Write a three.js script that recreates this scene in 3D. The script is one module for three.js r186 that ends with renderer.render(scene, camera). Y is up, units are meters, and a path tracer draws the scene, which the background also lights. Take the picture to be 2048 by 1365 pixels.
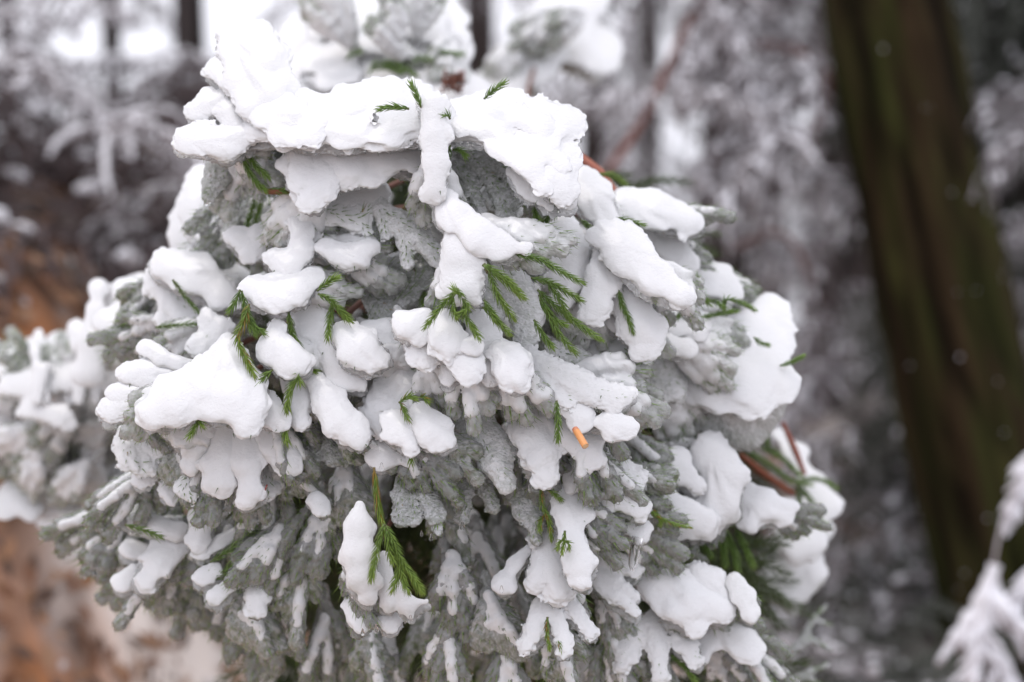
import * as THREE from 'three';
import { mergeGeometries } from 'three/addons/utils/BufferGeometryUtils.js';

// ---------------------------------------------------------------- camera, sky, sun, exposure
const scene = new THREE.Scene();
const camera = new THREE.PerspectiveCamera(27, 1024 / 682, 0.05, 400);
camera.filmGauge = 36; // a 50 mm lens on a 36 mm frame
camera.position.set(0, 1.55, 0);
camera.lookAt(0, 1.55 - Math.tan(THREE.MathUtils.degToRad(7)), -1);
camera.focus = 1.375;
camera.userData.fStop = 2.1;
camera.updateMatrixWorld(true);

const renderer = new THREE.WebGLRenderer({ antialias: true });
renderer.toneMapping = THREE.LinearToneMapping;
renderer.toneMappingExposure = 1.36;
renderer.shadowMap.enabled = true;

{ // overcast winter sky, brighter overhead
  const W = 64, H = 32, d = new Float32Array(W * H * 4);
  for (let j = 0; j < H; j++) {
    const s = Math.sin(((j + 0.5) / H - 0.5) * Math.PI), e = Math.max(0, s);
    const L = s < 0 ? 0.6 : 0.92 + 0.18 * e;
    for (let i = 0; i < W; i++) d.set([L * 0.975, L * 0.98, L * 1.07, 1], (j * W + i) * 4);
  }
  const t = new THREE.DataTexture(d, W, H, THREE.RGBAFormat, THREE.FloatType);
  t.mapping = THREE.EquirectangularReflectionMapping; t.magFilter = THREE.LinearFilter; t.needsUpdate = true;
  scene.background = t; scene.environment = t;
}
const sun = new THREE.DirectionalLight(0xfff6ea, 0.6);
sun.name = 'sun'; sun.position.set(-1.2, 5, -0.2); sun.castShadow = true; sun.shadow.radius = 60;
sun.shadow.camera.left = -6; sun.shadow.camera.right = 6; sun.shadow.camera.top = 6; sun.shadow.camera.bottom = -6; sun.shadow.camera.far = 40;
scene.add(sun, sun.target);

// ---------------------------------------------------------------- helpers
let seed = 7;
const rnd = () => { seed = (seed + 0x6d2b79f5) | 0; let t = Math.imul(seed ^ (seed >>> 15), 1 | seed); t = (t + Math.imul(t ^ (t >>> 7), 61 | t)) ^ t; return ((t ^ (t >>> 14)) >>> 0) / 4294967296; };
const rr = (a, b) => a + (b - a) * rnd();
const clamp = (x, a = 0, b = 1) => Math.min(b, Math.max(a, x));
const sstep = (a, b, x) => { const t = clamp((x - a) / (b - a)); return t * t * (3 - 2 * t); };
const mix = (a, b, t) => a + (b - a) * t;
const V = (x, y, z) => new THREE.Vector3(x, y, z);
const hash3 = (x, y, z) => { let h = Math.imul(x, 374761393) ^ Math.imul(y, 668265263) ^ Math.imul(z, 2147483647 ^ 1274126177); h = Math.imul(h ^ (h >>> 13), 1274126177); return ((h ^ (h >>> 16)) >>> 0) / 4294967296; };
function noise(x, y, z) { // value noise, -1..1
  const i = Math.floor(x), j = Math.floor(y), k = Math.floor(z); let u = x - i, v = y - j, w = z - k;
  u = u * u * (3 - 2 * u); v = v * v * (3 - 2 * v); w = w * w * (3 - 2 * w);
  const a = mix(mix(hash3(i, j, k), hash3(i + 1, j, k), u), mix(hash3(i, j + 1, k), hash3(i + 1, j + 1, k), u), v);
  const b = mix(mix(hash3(i, j, k + 1), hash3(i + 1, j, k + 1), u), mix(hash3(i, j + 1, k + 1), hash3(i + 1, j + 1, k + 1), u), v);
  return mix(a, b, w) * 2 - 1;
}
const fbm = (x, y, z, n = 3) => { let s = 0, a = 1, t = 0; for (let i = 0; i < n; i++) { s += a * noise(x, y, z); t += a; a *= 0.5; x = x * 2.03 + 7.1; y = y * 2.03 + 3.7; z = z * 2.03 + 1.3; } return s / t; };

const used = {};
const numbered = (n) => { const k = (used[n] = (used[n] ?? -1) + 1); return k ? n + '_' + String(k).padStart(3, '0') : n; };
function tag(o, label, category, group) { Object.assign(o.userData, { label, category }); if (group) o.userData.group = group; return o; }
function thing(name, label, category, pos = V(0, 0, 0), group) { const g = new THREE.Group(); g.name = numbered(name); g.position.copy(pos); scene.add(g); return tag(g, label, category, group); }
function part(name, geo, m, parent) { const o = new THREE.Mesh(geo, m); o.name = parent === scene ? numbered(name) : name; o.castShadow = o.receiveShadow = true; parent.add(o); return o; }
function groupPart(name, parent) { const g = new THREE.Group(); g.name = name; parent.add(g); return g; }

// A point of the place that lies at this pixel of the 2048 x 1365 photograph, d metres in front of the lens plane.
const PX = 2 * Math.tan(THREE.MathUtils.degToRad(13.5)) / 1365;
const CR = V(1, 0, 0).applyQuaternion(camera.quaternion), CU = V(0, 1, 0).applyQuaternion(camera.quaternion), CF = V(0, 0, -1).applyQuaternion(camera.quaternion);
const P = (x, y, d) => camera.position.clone().addScaledVector(CR, (x - 1024) * PX * d).addScaledVector(CU, (682.5 - y) * PX * d).addScaledVector(CF, d);

// ---------------------------------------------------------------- surface of a distance field (surface nets)
function surfaceNets(lo, hi, h, field) {
  const nx = Math.ceil((hi[0] - lo[0]) / h) + 1, ny = Math.ceil((hi[1] - lo[1]) / h) + 1, nz = Math.ceil((hi[2] - lo[2]) / h) + 1, nxy = nx * ny;
  const f = new Float32Array(nx * ny * nz);
  for (let k = 0, n = 0; k < nz; k++) for (let j = 0; j < ny; j++) for (let i = 0; i < nx; i++, n++) f[n] = field(lo[0] + i * h, lo[1] + j * h, lo[2] + k * h);
  const at = new Int32Array(nx * ny * nz).fill(-1), pos = [], idx = [];
  const co = [0, 1, nx, nx + 1, nxy, nxy + 1, nxy + nx, nxy + nx + 1];
  const E = [[0, 1], [2, 3], [4, 5], [6, 7], [0, 2], [1, 3], [4, 6], [5, 7], [0, 4], [1, 5], [2, 6], [3, 7]];
  for (let k = 0; k < nz - 1; k++) for (let j = 0; j < ny - 1; j++) for (let i = 0; i < nx - 1; i++) {
    const n = i + j * nx + k * nxy; let m = 0;
    for (let c = 0; c < 8; c++) if (f[n + co[c]] < 0) m |= 1 << c;
    if (m === 0 || m === 255) continue;
    let x = 0, y = 0, z = 0, q = 0;
    for (const [a, b] of E) {
      const fa = f[n + co[a]], fb = f[n + co[b]];
      if ((fa < 0) === (fb < 0)) continue;
      const t = fa / (fa - fb);
      x += mix(a & 1, b & 1, t); y += mix((a >> 1) & 1, (b >> 1) & 1, t); z += mix(a >> 2, b >> 2, t); q++;
    }
    at[n] = pos.length / 3; pos.push(lo[0] + (i + x / q) * h, lo[1] + (j + y / q) * h, lo[2] + (k + z / q) * h);
  }
  const quad = (a, b, c, d, flip) => { if (a < 0 || b < 0 || c < 0 || d < 0) return; if (flip) idx.push(a, b, c, a, c, d); else idx.push(a, c, b, a, d, c); };
  for (let k = 1; k < nz - 1; k++) for (let j = 1; j < ny - 1; j++) for (let i = 1; i < nx - 1; i++) {
    const n = i + j * nx + k * nxy, s = f[n] < 0;
    if (s !== f[n + 1] < 0) quad(at[n - nx - nxy], at[n - nxy], at[n], at[n - nx], s);
    if (s !== f[n + nx] < 0) quad(at[n - 1 - nxy], at[n - 1], at[n], at[n - nxy], s);
    if (s !== f[n + nxy] < 0) quad(at[n - 1 - nx], at[n - nx], at[n], at[n - 1], s);
  }
  const g = new THREE.BufferGeometry();
  g.setAttribute('position', new THREE.Float32BufferAttribute(pos, 3)); g.setIndex(idx);
  return g;
}
function pieces(g) { // the connected pieces of an indexed surface, without crumbs
  const ix = g.index.array, n = g.attributes.position.count, up = new Int32Array(n).map((_, i) => i), find = (a) => { while (up[a] !== a) a = up[a] = up[up[a]]; return a; };
  for (let i = 0; i < ix.length; i += 3) { const a = find(ix[i]); up[find(ix[i + 1])] = a; up[find(ix[i + 2])] = a; }
  const sets = new Map(); for (let i = 0; i < ix.length; i += 3) { const r = find(ix[i]); if (!sets.has(r)) sets.set(r, []); sets.get(r).push(ix[i], ix[i + 1], ix[i + 2]); }
  const most = Math.max(...[...sets.values()].map((a) => a.length));
  return [...sets.values()].filter((a) => a.length > most * 0.12).map((a) => {
    const map = new Map(), pos = [], idx = a.map((v) => { if (!map.has(v)) { map.set(v, pos.length / 3); pos.push(g.attributes.position.getX(v), g.attributes.position.getY(v), g.attributes.position.getZ(v)); } return map.get(v); });
    const h = new THREE.BufferGeometry(); h.setAttribute('position', new THREE.Float32BufferAttribute(pos, 3)); h.setIndex(idx); return h;
  });
}
function outward(g) { // faces turned outwards, then normals
  const p = g.attributes.position.array, ix = g.index.array; let vol = 0;
  for (let i = 0; i < ix.length; i += 3) { const a = ix[i] * 3, b = ix[i + 1] * 3, c = ix[i + 2] * 3; vol += p[a] * (p[b + 1] * p[c + 2] - p[b + 2] * p[c + 1]) + p[a + 1] * (p[b + 2] * p[c] - p[b] * p[c + 2]) + p[a + 2] * (p[b] * p[c + 1] - p[b + 1] * p[c]); }
  if (vol < 0) for (let i = 0; i < ix.length; i += 3) { const t = ix[i + 1]; ix[i + 1] = ix[i + 2]; ix[i + 2] = t; }
  g.computeVertexNormals(); return g;
}
// distance to chains of round cones; segs: [ax,ay,az,ar, bx,by,bz,br]
function chainField(segs, k, noiseAt) {
  const S = segs.map(([ax, ay, az, ar, bx, by, bz, br]) => { const dx = bx - ax, dy = by - ay, dz = bz - az; return [ax, ay, az, ar, dx, dy, dz, br - ar, 1 / Math.max(1e-9, dx * dx + dy * dy + dz * dz)]; });
  return (x, y, z) => {
    let d = 1e9;
    for (let s = 0; s < S.length; s++) {
      const c = S[s], px = x - c[0], py = y - c[1], pz = z - c[2];
      let t = (px * c[4] + py * c[5] + pz * c[6]) * c[8]; t = t < 0 ? 0 : t > 1 ? 1 : t;
      const ex = px - c[4] * t, ey = py - c[5] * t, ez = pz - c[6] * t, e = Math.sqrt(ex * ex + ey * ey + ez * ez) - c[3] - c[7] * t;
      const hh = Math.max(k - Math.abs(d - e), 0) / k;
      d = Math.min(d, e) - hh * hh * k * 0.25;
    }
    return noiseAt && d < noiseAt.reach && d > -noiseAt.reach ? d + noiseAt(x, y, z, d) : d;
  };
}

// ---------------------------------------------------------------- textures and materials
function grainTexture(size, fn) {
  const d = new Uint8Array(size * size * 4);
  for (let j = 0; j < size; j++) for (let i = 0; i < size; i++) { const c = fn(i / size, j / size); d.set(Array.isArray(c) ? [...c.map((v) => 255 * clamp(v)), 255] : [255 * clamp(c), 255 * clamp(c), 255 * clamp(c), 255], (j * size + i) * 4); }
  const t = new THREE.DataTexture(d, size, size); t.wrapS = t.wrapT = THREE.RepeatWrapping; t.magFilter = THREE.LinearFilter; t.minFilter = THREE.LinearFilter; t.needsUpdate = true; return t;
}
const lat = (i, j, f, s) => hash3(((i % f) + f) % f, ((j % f) + f) % f, s);
function tiled(u, v, f, s) { // value noise that repeats after one tile, -1..1
  const x = u * f, y = v * f, i = Math.floor(x), j = Math.floor(y); let a = x - i, b = y - j; a = a * a * (3 - 2 * a); b = b * b * (3 - 2 * b);
  return 2 * mix(mix(lat(i, j, f, s), lat(i + 1, j, f, s), a), mix(lat(i, j + 1, f, s), lat(i + 1, j + 1, f, s), a), b) - 1;
}
const grain = grainTexture(256, (u, v) => 0.5 + 0.22 * tiled(u, v, 22, 3) + 0.2 * tiled(u, v, 50, 9) + 0.14 * tiled(u, v, 100, 5));
grain.repeat.set(16, 16); // uv are metres: the tile is 6 cm
// sugar-like ice crystals over grey-green needles
const crystals = grainTexture(256, (u, v) => { const t = sstep(-0.25, 0.4, 0.45 * tiled(u, v, 22, 41) + 0.6 * tiled(u, v, 46, 23) + 0.4 * tiled(u, v, 9, 3)); return [mix(0.70, 1, t), mix(0.725, 1, t), mix(0.67, 1, t)]; }); crystals.repeat.set(15, 15);
const sugarMap = grainTexture(256, (u, v) => { const t = sstep(-0.4, 0.4, 0.45 * tiled(u, v, 22, 51) + 0.6 * tiled(u, v, 46, 63) + 0.4 * tiled(u, v, 9, 5)); return [mix(0.80, 1, t), mix(0.815, 1, t), mix(0.79, 1, t)]; }); sugarMap.repeat.set(15, 15);
const M = {};
const phys = (n, o) => (M[n] = new THREE.MeshPhysicalMaterial({ name: n, ...o }));
phys('snow', { color: 0xffffff, vertexColors: true, roughness: 0.3, ior: 1.31, transmission: 0.22, thickness: 0.01, clearcoat: 0.6, clearcoatRoughness: 0.14, bumpMap: grain, bumpScale: 0.0005 });
phys('crust', { color: 0xffffff, vertexColors: true, map: crystals, roughness: 0.2, ior: 1.31, transmission: 0.15, clearcoat: 0.9, clearcoatRoughness: 0.1, bumpMap: grain, bumpScale: 0.003 });
phys('sugar', { color: 0xffffff, vertexColors: true, map: sugarMap, roughness: 0.3, ior: 1.31, transmission: 0.2, clearcoat: 0.6, clearcoatRoughness: 0.1, bumpMap: grain, bumpScale: 0.002 });
phys('glaze', { color: 0xffffff, vertexColors: true, roughness: 0.24, ior: 1.31, transmission: 0.66, thickness: 0.01, clearcoat: 0.5, clearcoatRoughness: 0.06, bumpMap: grain, bumpScale: 0.0012 });
phys('clearIce', { color: 0xffffff, roughness: 0.04, ior: 1.31, transmission: 1, thickness: 0.01 });
phys('needle', { color: 0xffffff, vertexColors: true, roughness: 0.42 });
phys('twig', { color: new THREE.Color().setRGB(0.17, 0.07, 0.045), roughness: 0.7 });
phys('farTwig', { color: 0xffffff, vertexColors: true, roughness: 0.75 });

const uvOf = (g) => { const p = g.attributes.position, u = new Float32Array(p.count * 2); for (let i = 0; i < p.count; i++) { u[2 * i] = p.getX(i) * 0.85 + p.getZ(i) * 0.53; u[2 * i + 1] = p.getY(i) * 0.8 - p.getZ(i) * 0.6; } g.setAttribute('uv', new THREE.BufferAttribute(u, 2)); return g; };
// white snow where it lies on top; below and at the sides rime frozen over needles, grey-green where the ice is thin
function tintSnow(g, green, up = 0.0, white = 0.9) {
  const p = g.attributes.position, n = g.attributes.normal, c = new Float32Array(p.count * 3);
  for (let i = 0; i < p.count; i++) {
    const x = p.getX(i) * 1000, y = p.getY(i) * 1000, z = p.getZ(i) * 1000;
    const a = fbm(x / 14, y / 14, z / 14, 2), b = noise(x / 5.5 + 40, y / 5.5, z / 5.5) * 0.65 + noise(x / 2.6 + 9, y / 2.6, z / 2.6) * 0.45, far = noise(x / 30, y / 30 + 5, z / 30);
    const side = sstep(0.55 - up, -0.55 - up, n.getY(i) + 0.3 * a);
    const t = clamp(side * (0.2 + 0.62 * green) * (0.75 + 0.5 * a + 0.4 * b) + green * 0.95 * sstep(0.02, 0.5, 0.6 * b + 0.6 * a) * (0.25 + 0.75 * side));
    const w = white + 0.02 * a + 0.035 * far;
    c[3 * i] = mix(w, 0.19, t); c[3 * i + 1] = mix(w, 0.225, t); c[3 * i + 2] = mix(w * 1.012, 0.135, t);
  }
  g.setAttribute('color', new THREE.BufferAttribute(c, 3)); return g;
}

// ---------------------------------------------------------------- the ground, the bank
const groundY = (x, z) => {
  const bank = sstep(-0.5, -1.45, x + 0.1 * (z + 4) + 0.3 * noise(x * 0.9, 0, z * 0.8)) * sstep(-2.2, -3.4, z);
  return 0.02 + bank * (1.5 + 0.25 * noise(x * 0.7, 2, z * 0.7)) + 0.09 * fbm(x * 1.7, 0.3, z * 1.7, 3) * (0.4 + bank) + 0.03 * noise(x * 7, 1, z * 7) - Math.max(0, -z - 9) * 0.13;
};
const groundHit = (x, y) => { for (let d = 2; d < 12; d += 0.02) { const q = P(x, y, d); if (q.y < groundY(q.x, q.z)) return q; } return P(x, y, 12); };
const patchAt = groundHit(455, 1345);
{
  const xs = [], zs = [];
  for (let i = -120; i <= 120; i++) xs.push(Math.sign(i) * (Math.abs(i) * 0.035 + Math.pow(Math.abs(i) / 120, 5) * 195));
  for (let i = -20; i <= 190; i++) zs.push(i < 0 ? -i * 1.5 : -(i * 0.037 + Math.pow(i / 190, 6) * 192));
  const pos = [], col = [], idx = [], nx = xs.length;
  zs.forEach((z, j) => xs.forEach((x, i) => {
    const y = groundY(x, z); pos.push(x, y, z);
    const pathway = sstep(0.42, 0.18, Math.hypot(x - patchAt.x, (z - patchAt.z) * 0.6) + 0.1 * noise(x * 4, 3, z * 4)), n = fbm(x * 2.2, 5, z * 2.2, 3), m = fbm(x * 9, 8, z * 9, 2), flat = sstep(0.5, 0.1, y);
    const litter = sstep(-0.1, 0.25, m + 0.4 * n), snow = sstep(0.12, 0.3, m * 0.7 + n * 0.6 - 0.05 + 0.25 * flat) * (0.35 + 0.5 * flat);
    let c = [mix(0.38, 0.13, litter), mix(0.155, 0.063, litter), mix(0.06, 0.034, litter)];
    const big = fbm(x * 5.5 + 3, 11, z * 5.5, 3), clod = noise(x * 13, 4, z * 13); // clumps of dead leaves, dusted with snow low on the slope
    const low = sstep(0.95, 0.5, y), dark = sstep(0.05, 0.3, big + 0.3 * clod), dust = sstep(0.0, 0.35, fbm(x * 6.5 + 20, 3, z * 6.5, 2) + 0.35 * clod) * low;
    c = c.map((v, q) => mix(mix(v, [0.07, 0.04, 0.026][q], dark * 0.8), [0.5, 0.38, 0.32][q], dust * 0.55));
    c = c.map((v, q) => mix(v, [0.8, 0.72, 0.66][q], pathway * 0.92));
    const high = sstep(1.05, 1.4, y); c = [mix(c[0], 0.06, high), mix(c[1], 0.04, high), mix(c[2], 0.032, high)];
    const wood = sstep(0.0, 1.2, x + 0.6 * n - 0.3 + 0.12 * (z + 4)); c = c.map((v, q) => mix(v, [0.05, 0.036, 0.033][q], wood));
    c = c.map((v, q) => mix(v, [0.72, 0.66, 0.62][q], snow * (1 - 0.6 * wood))); col.push(...c);
    if (j && i) { const a = j * nx + i; idx.push(a, a - 1, a - nx, a - nx, a - 1, a - nx - 1); }
  }));
  const g = new THREE.BufferGeometry(); g.setAttribute('position', new THREE.Float32BufferAttribute(pos, 3)); g.setAttribute('color', new THREE.Float32BufferAttribute(col, 3)); g.setIndex(idx); g.computeVertexNormals();
  const o = part('ground', g, new THREE.MeshStandardMaterial({ vertexColors: true, roughness: 0.95 }), scene); o.userData.kind = 'structure';
}

// ---------------------------------------------------------------- tubes, needles
class Soup { // triangles with vertex colours
  constructor() { this.p = []; this.c = []; this.i = []; }
  v(x, y, z, c) { this.p.push(x, y, z); this.c.push(c[0], c[1], c[2]); return this.p.length / 3 - 1; }
  tube(pts, radii, sides, colAt) { // pts Vector3[], open tapered tube closed at the end
    let prev = null; const up = V(0.31, 0.2, 0.93);
    pts.forEach((q, j) => {
      const t = (pts[j + 1] ?? q).clone().sub(pts[j - 1] ?? q).normalize(), a = V().crossVectors(t, up).normalize(), b = V().crossVectors(a, t), ring = [];
      for (let s = 0; s < sides; s++) { const w = s / sides * Math.PI * 2, n = a.clone().multiplyScalar(Math.cos(w)).addScaledVector(b, Math.sin(w)); const x = q.clone().addScaledVector(n, radii[j]); ring.push(this.v(x.x, x.y, x.z, colAt(j, n))); }
      if (prev) for (let s = 0; s < sides; s++) { const s2 = (s + 1) % sides; this.i.push(prev[s], prev[s2], ring[s], prev[s2], ring[s2], ring[s]); }
      if (j === 0 || j === pts.length - 1) for (let s = 2; s < sides; s++) this.i.push(...(j ? [ring[0], ring[s - 1], ring[s]] : [ring[0], ring[s], ring[s - 1]]));
      prev = ring;
    });
    return this;
  }
  needle(o, dir, bend, L, w, c0, c1) {
    const s = V().crossVectors(dir, bend).normalize(), n = V().crossVectors(s, dir).normalize();
    const ring = (q, r, c) => [0, 1, 2].map((k) => { const a = k * 2.094 + 0.5; const x = q.clone().addScaledVector(s, Math.cos(a) * r).addScaledVector(n, Math.sin(a) * r * 0.75); return this.v(x.x, x.y, x.z, c); });
    const m1 = o.clone().addScaledVector(dir, L * 0.45).addScaledVector(bend, -L * 0.03), m2 = o.clone().addScaledVector(dir, L * 0.95).addScaledVector(bend, L * 0.22), cm = c0.map((v, k) => mix(v, c1[k], 0.5));
    const r0 = ring(o, w * 0.5, c0), r1 = ring(m1, w * 0.46, cm), t = this.v(m2.x, m2.y, m2.z, c1);
    for (let k = 0; k < 3; k++) { const l = (k + 1) % 3; this.i.push(r0[k], r0[l], r1[k], r0[l], r1[l], r1[k], r1[k], r1[l], t); }
  }
  geo() { const g = new THREE.BufferGeometry(); g.setAttribute('position', new THREE.Float32BufferAttribute(this.p, 3)); g.setAttribute('color', new THREE.Float32BufferAttribute(this.c, 3)); g.setIndex(this.i); g.computeVertexNormals(); return g; }
}
// a cedar shoot: awl-shaped needles in a spiral along a stem
function shoot(soup, pts, { len = 0.0085, tone = 0, brown = 0, dark = 1, step = 0.00066, spread = 0.56 } = {}) {
  const curve = new THREE.CatmullRomCurve3(pts), L = curve.getLength(), n = Math.max(6, Math.round(L / step));
  const base = [0.07 + 0.05 * tone, 0.145 + 0.06 * tone, 0.026], tip = [0.22 + 0.14 * tone, 0.34 + 0.13 * tone, 0.06];
  const st = curve.getSpacedPoints(8); soup.tube(st, st.map((_, j) => 0.0013 * (1 - j / 11)), 5, () => mixc([0.09, 0.11, 0.03], [0.2, 0.09, 0.03], brown));
  const right = V(), up = V();
  for (let i = 0; i < n; i++) {
    const u = (i + 0.5) / n, q = curve.getPointAt(u), t = curve.getTangentAt(u);
    right.crossVectors(t, Math.abs(t.y) > 0.9 ? V(1, 0, 0) : V(0, 1, 0)).normalize(); up.crossVectors(right, t);
    const a = i * 2.39996 + rr(-0.25, 0.25), rad = right.clone().multiplyScalar(Math.cos(a)).addScaledVector(up, Math.sin(a));
    const end = sstep(0.86, 1, u), sp = mix(spread, 0.28, end) * rr(0.85, 1.15), dir = t.clone().multiplyScalar(Math.cos(sp)).addScaledVector(rad, Math.sin(sp)).normalize();
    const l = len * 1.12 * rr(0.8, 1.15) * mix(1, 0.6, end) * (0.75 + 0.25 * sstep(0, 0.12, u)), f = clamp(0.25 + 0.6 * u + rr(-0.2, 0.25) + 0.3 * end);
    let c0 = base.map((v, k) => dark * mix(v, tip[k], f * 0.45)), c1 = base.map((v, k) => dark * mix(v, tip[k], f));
    if (brown > 0 && rnd() < brown * (1.1 - u)) { const b = [0.3, 0.15, 0.03]; c0 = c0.map((v, k) => mix(v, b[k], 0.7)); c1 = c1.map((v, k) => mix(v, b[k] * 1.2, 0.8)); }
    soup.needle(q, dir, t, l, 0.0017, c0, c1);
  }
}
const mixc = (a, b, t) => a.map((v, k) => mix(v, b[k], t));

// ---------------------------------------------------------------- the snow-laden cedar
const cedarFoot = P(1010, 700, 1.82); const stemX = cedarFoot.x, stemZ = cedarFoot.z;
cedarFoot.y = groundY(stemX, stemZ) - 0.03;
const cedar = thing('snow_laden_cedar', 'young cedar weighed down by thick wet snow and ice, green shoot tips showing', 'cedar tree', cedarFoot);
const rel = (v) => v.sub(cedarFoot);
{
  const pts = [], rad = []; for (let i = 0; i <= 14; i++) { const y = i / 14 * 1.52; pts.push(V(0.03 * Math.sin(y * 2.1), y, 0.03 * Math.sin(y * 3))); rad.push(0.028 * (1 - i / 18)); }
  part('trunk', new Soup().tube(pts, rad, 9, (j) => [0.11 + 0.02 * (j % 3), 0.055, 0.038]).geo(), M.farTwig, cedar);
}
const stemAt = (y) => V(0.03 * Math.sin(y * 2.1), y, 0.03 * Math.sin(y * 3));
function branchTo(bough, q, r = 0.004) { // the twig that carries a bough, from the stem out to it
  const y0 = clamp(q.y + rr(0.02, 0.16), 0.2, 1.5), a = stemAt(y0), b = q.clone(), mid = a.clone().lerp(b, 0.55); mid.y += 0.045; const mid2 = a.clone().lerp(b, 0.85); mid2.y += 0.02;
  const pts = new THREE.CatmullRomCurve3([a, mid, mid2, b]).getSpacedPoints(9);
  part('branch', new Soup().tube(pts, pts.map((_, j) => r * (1.5 - j / 10)), 6, () => [0.15, 0.065, 0.045]).geo(), M.farTwig, bough);
}
function newBough(x, y, d, back = 0.05) { const b = groupPart('bough', cedar); branchTo(b, rel(P(x, y, d + back))); return b; }

// one mass of snow or ice, given by strokes [x, y, radius, ...] in photograph pixels on a sheet d metres away that leans back by sy and sx and is flat-tened in depth
function mass(bough, d, strokes, o = {}) {
  const { layer = 0, sy = 0.55, sx = 0, k = 18, lump = 6, edge = 4.5, crust = 0, flat = crust > 0.5 ? 0.6 : 0.4, green = 0.12, cell = d > 1.7 ? 7.5 : d > 1.5 ? 4.8 : crust > 0.5 ? 4.2 : 3.1, curve = 0.0009, mat = layer ? M.glaze : crust <= 0.5 ? M.snow : strokes[0][1] < 800 && green < 0.35 ? M.sugar : M.crust, name = crust > 0.5 ? 'ice_crust' : 'snow_cap', up = 0, lobes = crust > 0.5 ? 0 : 1, grow = crust > 0.5 ? 1 : 1.05 } = o;
  const segs = [], lo = [1e9, 1e9, 1e9], hi = [-1e9, -1e9, -1e9]; let mx = 0, my = 0, n = 0, rm = 0;
  const seg = (ax, ay, az, ar, bx, by, bz, br) => { segs.push([ax, ay, az, ar, bx, by, bz, br]); for (const [x, y, z, r] of [[ax, ay, az, ar], [bx, by, bz, br]]) [x, y, z].forEach((v, c) => { lo[c] = Math.min(lo[c], v - r - 15); hi[c] = Math.max(hi[c], v + r + 15); }); };
  for (const s of strokes) {
    const z = s.z ?? 0;
    for (let i = 0; i < s.length; i += 3) {
      const x = s[i], y = s[i + 1], r = s[i + 2] * grow, j = Math.max(0, i - 3); mx += x; my += y; rm += r; n++;
      if (i || s.length === 3) seg(s[j], s[j + 1], z, s[j + 2] * grow, x, y, z, r);
      if (lobes && r > 13) { // torn, scalloped rim: small thin lobes that stick out, mostly at the free end and below
        const dx = x - s[j], dy = y - s[j + 1], base = i ? Math.atan2(dy, dx) : Math.PI / 2, last = i + 3 >= s.length, m = Math.round((last ? 5 : 3) * lobes);
        for (let q = 0; q < m; q++) { const a = last ? base + (q / Math.max(1, m - 1) - 0.5) * 2.3 + rr(-0.25, 0.25) : base + (q % 2 ? 1 : -1) * rr(1.0, 1.7), R = r * rr(0.82, 1.14), lr = r * rr(0.2, 0.34), zz = z - r * rr(0.1, 0.45); if (Math.sin(a) < -0.35 && rnd() < 0.75) continue; seg(x + Math.cos(a) * R * 0.3, y + Math.sin(a) * R * 0.3, zz * 0.6, r * 0.5, x + Math.cos(a) * R, y + Math.sin(a) * R, zz, lr); }
      }
    }
  }
  mx /= n; my /= n; rm /= n; const sd = rr(0, 500), ax = strokes[0][0], ay = strokes[0][1], es = clamp(rm / 26, 0.45, 1.1);
  const na = (x, y, z, e) => {
    const px = x - ax, py = y - ay, far = Math.sqrt(px * px + py * py), fan = noise(Math.atan2(px, py + 1e-6) * 5.5 + sd, far / 90, sd) * clamp(far / 70);
    const l = lump * es * noise(x / 36 + sd, y / 36, z / 26) + (crust > 0.5 ? 0 : 5.5 * es * fan), q = 0.6 * noise(x / 8.5 + sd, y / 8.5, z / 9) + 0.75 * noise(x / 5 + sd, y / 5, z / 9), q2 = noise(x / 4.7, y / 4.7 + sd, z / 4.7);
    const low = Math.abs(z) < 10 ? 1 : 0.22; // ragged melted rims, smooth faces
    return l + edge * es * q * low + crust * (2.6 * q + 3.6 * q2);
  };
  na.reach = 18;
  const toWorld = (x, y, z) => { const dx = x - mx, dy = y - my; return rel(P(x, y, d + layer * PX * d - (sy * dy + sx * dx - curve * (dx * dx + dy * dy) + z * flat) * PX * d)); };
  const whole = surfaceNets(lo, hi, cell, chainField(segs, k, na)), pw = whole.attributes.position;
  for (let i = 0; i < pw.count; i++) { const w = toWorld(pw.getX(i), pw.getY(i), pw.getZ(i)); pw.setXYZ(i, w.x, w.y, w.z); }
  const parts = pieces(whole).map((h) => uvOf(tintSnow(outward(h), green, up, crust <= 0.5 ? 0.88 : mat === M.glaze ? 0.93 : mat === M.sugar ? 0.86 : 0.58))).sort((a, c) => c.index.count - a.index.count), g = parts[0], p = g.attributes.position;
  if (o.core ?? (crust >= 0.5 || green >= 0.3)) for (const s of strokes) { // the shoots that the ice has grown round
    if (s.length < 6) continue;
    const q = []; let w = 0;
    for (let i = 0; i < s.length; i += 3) { w += s[i + 2]; q.push(toWorld(s[i], s[i + 1], (s.z ?? 0) - s[i + 2] * (crust >= 0.5 ? 0 : 0.45))); }
    w *= 3 / s.length; const so = new Soup(); shoot(so, q, { len: clamp(w * (crust >= 0.5 ? 1.35 : 0.9), 11, 30) * PX * d, step: d > 1.55 ? 0.0016 : 0.001, spread: 0.8, brown: 0.05 }); part('green_shoot', so.geo(), M.needle, bough);
  }
  if (crust >= 0.3 && d < 1.5 && !layer) beads(bough, g, Math.round(p.count / 200));
  const mesh = part(name, g, mat, bough); for (const h of parts.slice(1)) part(name, h, mat, bough);
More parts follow.
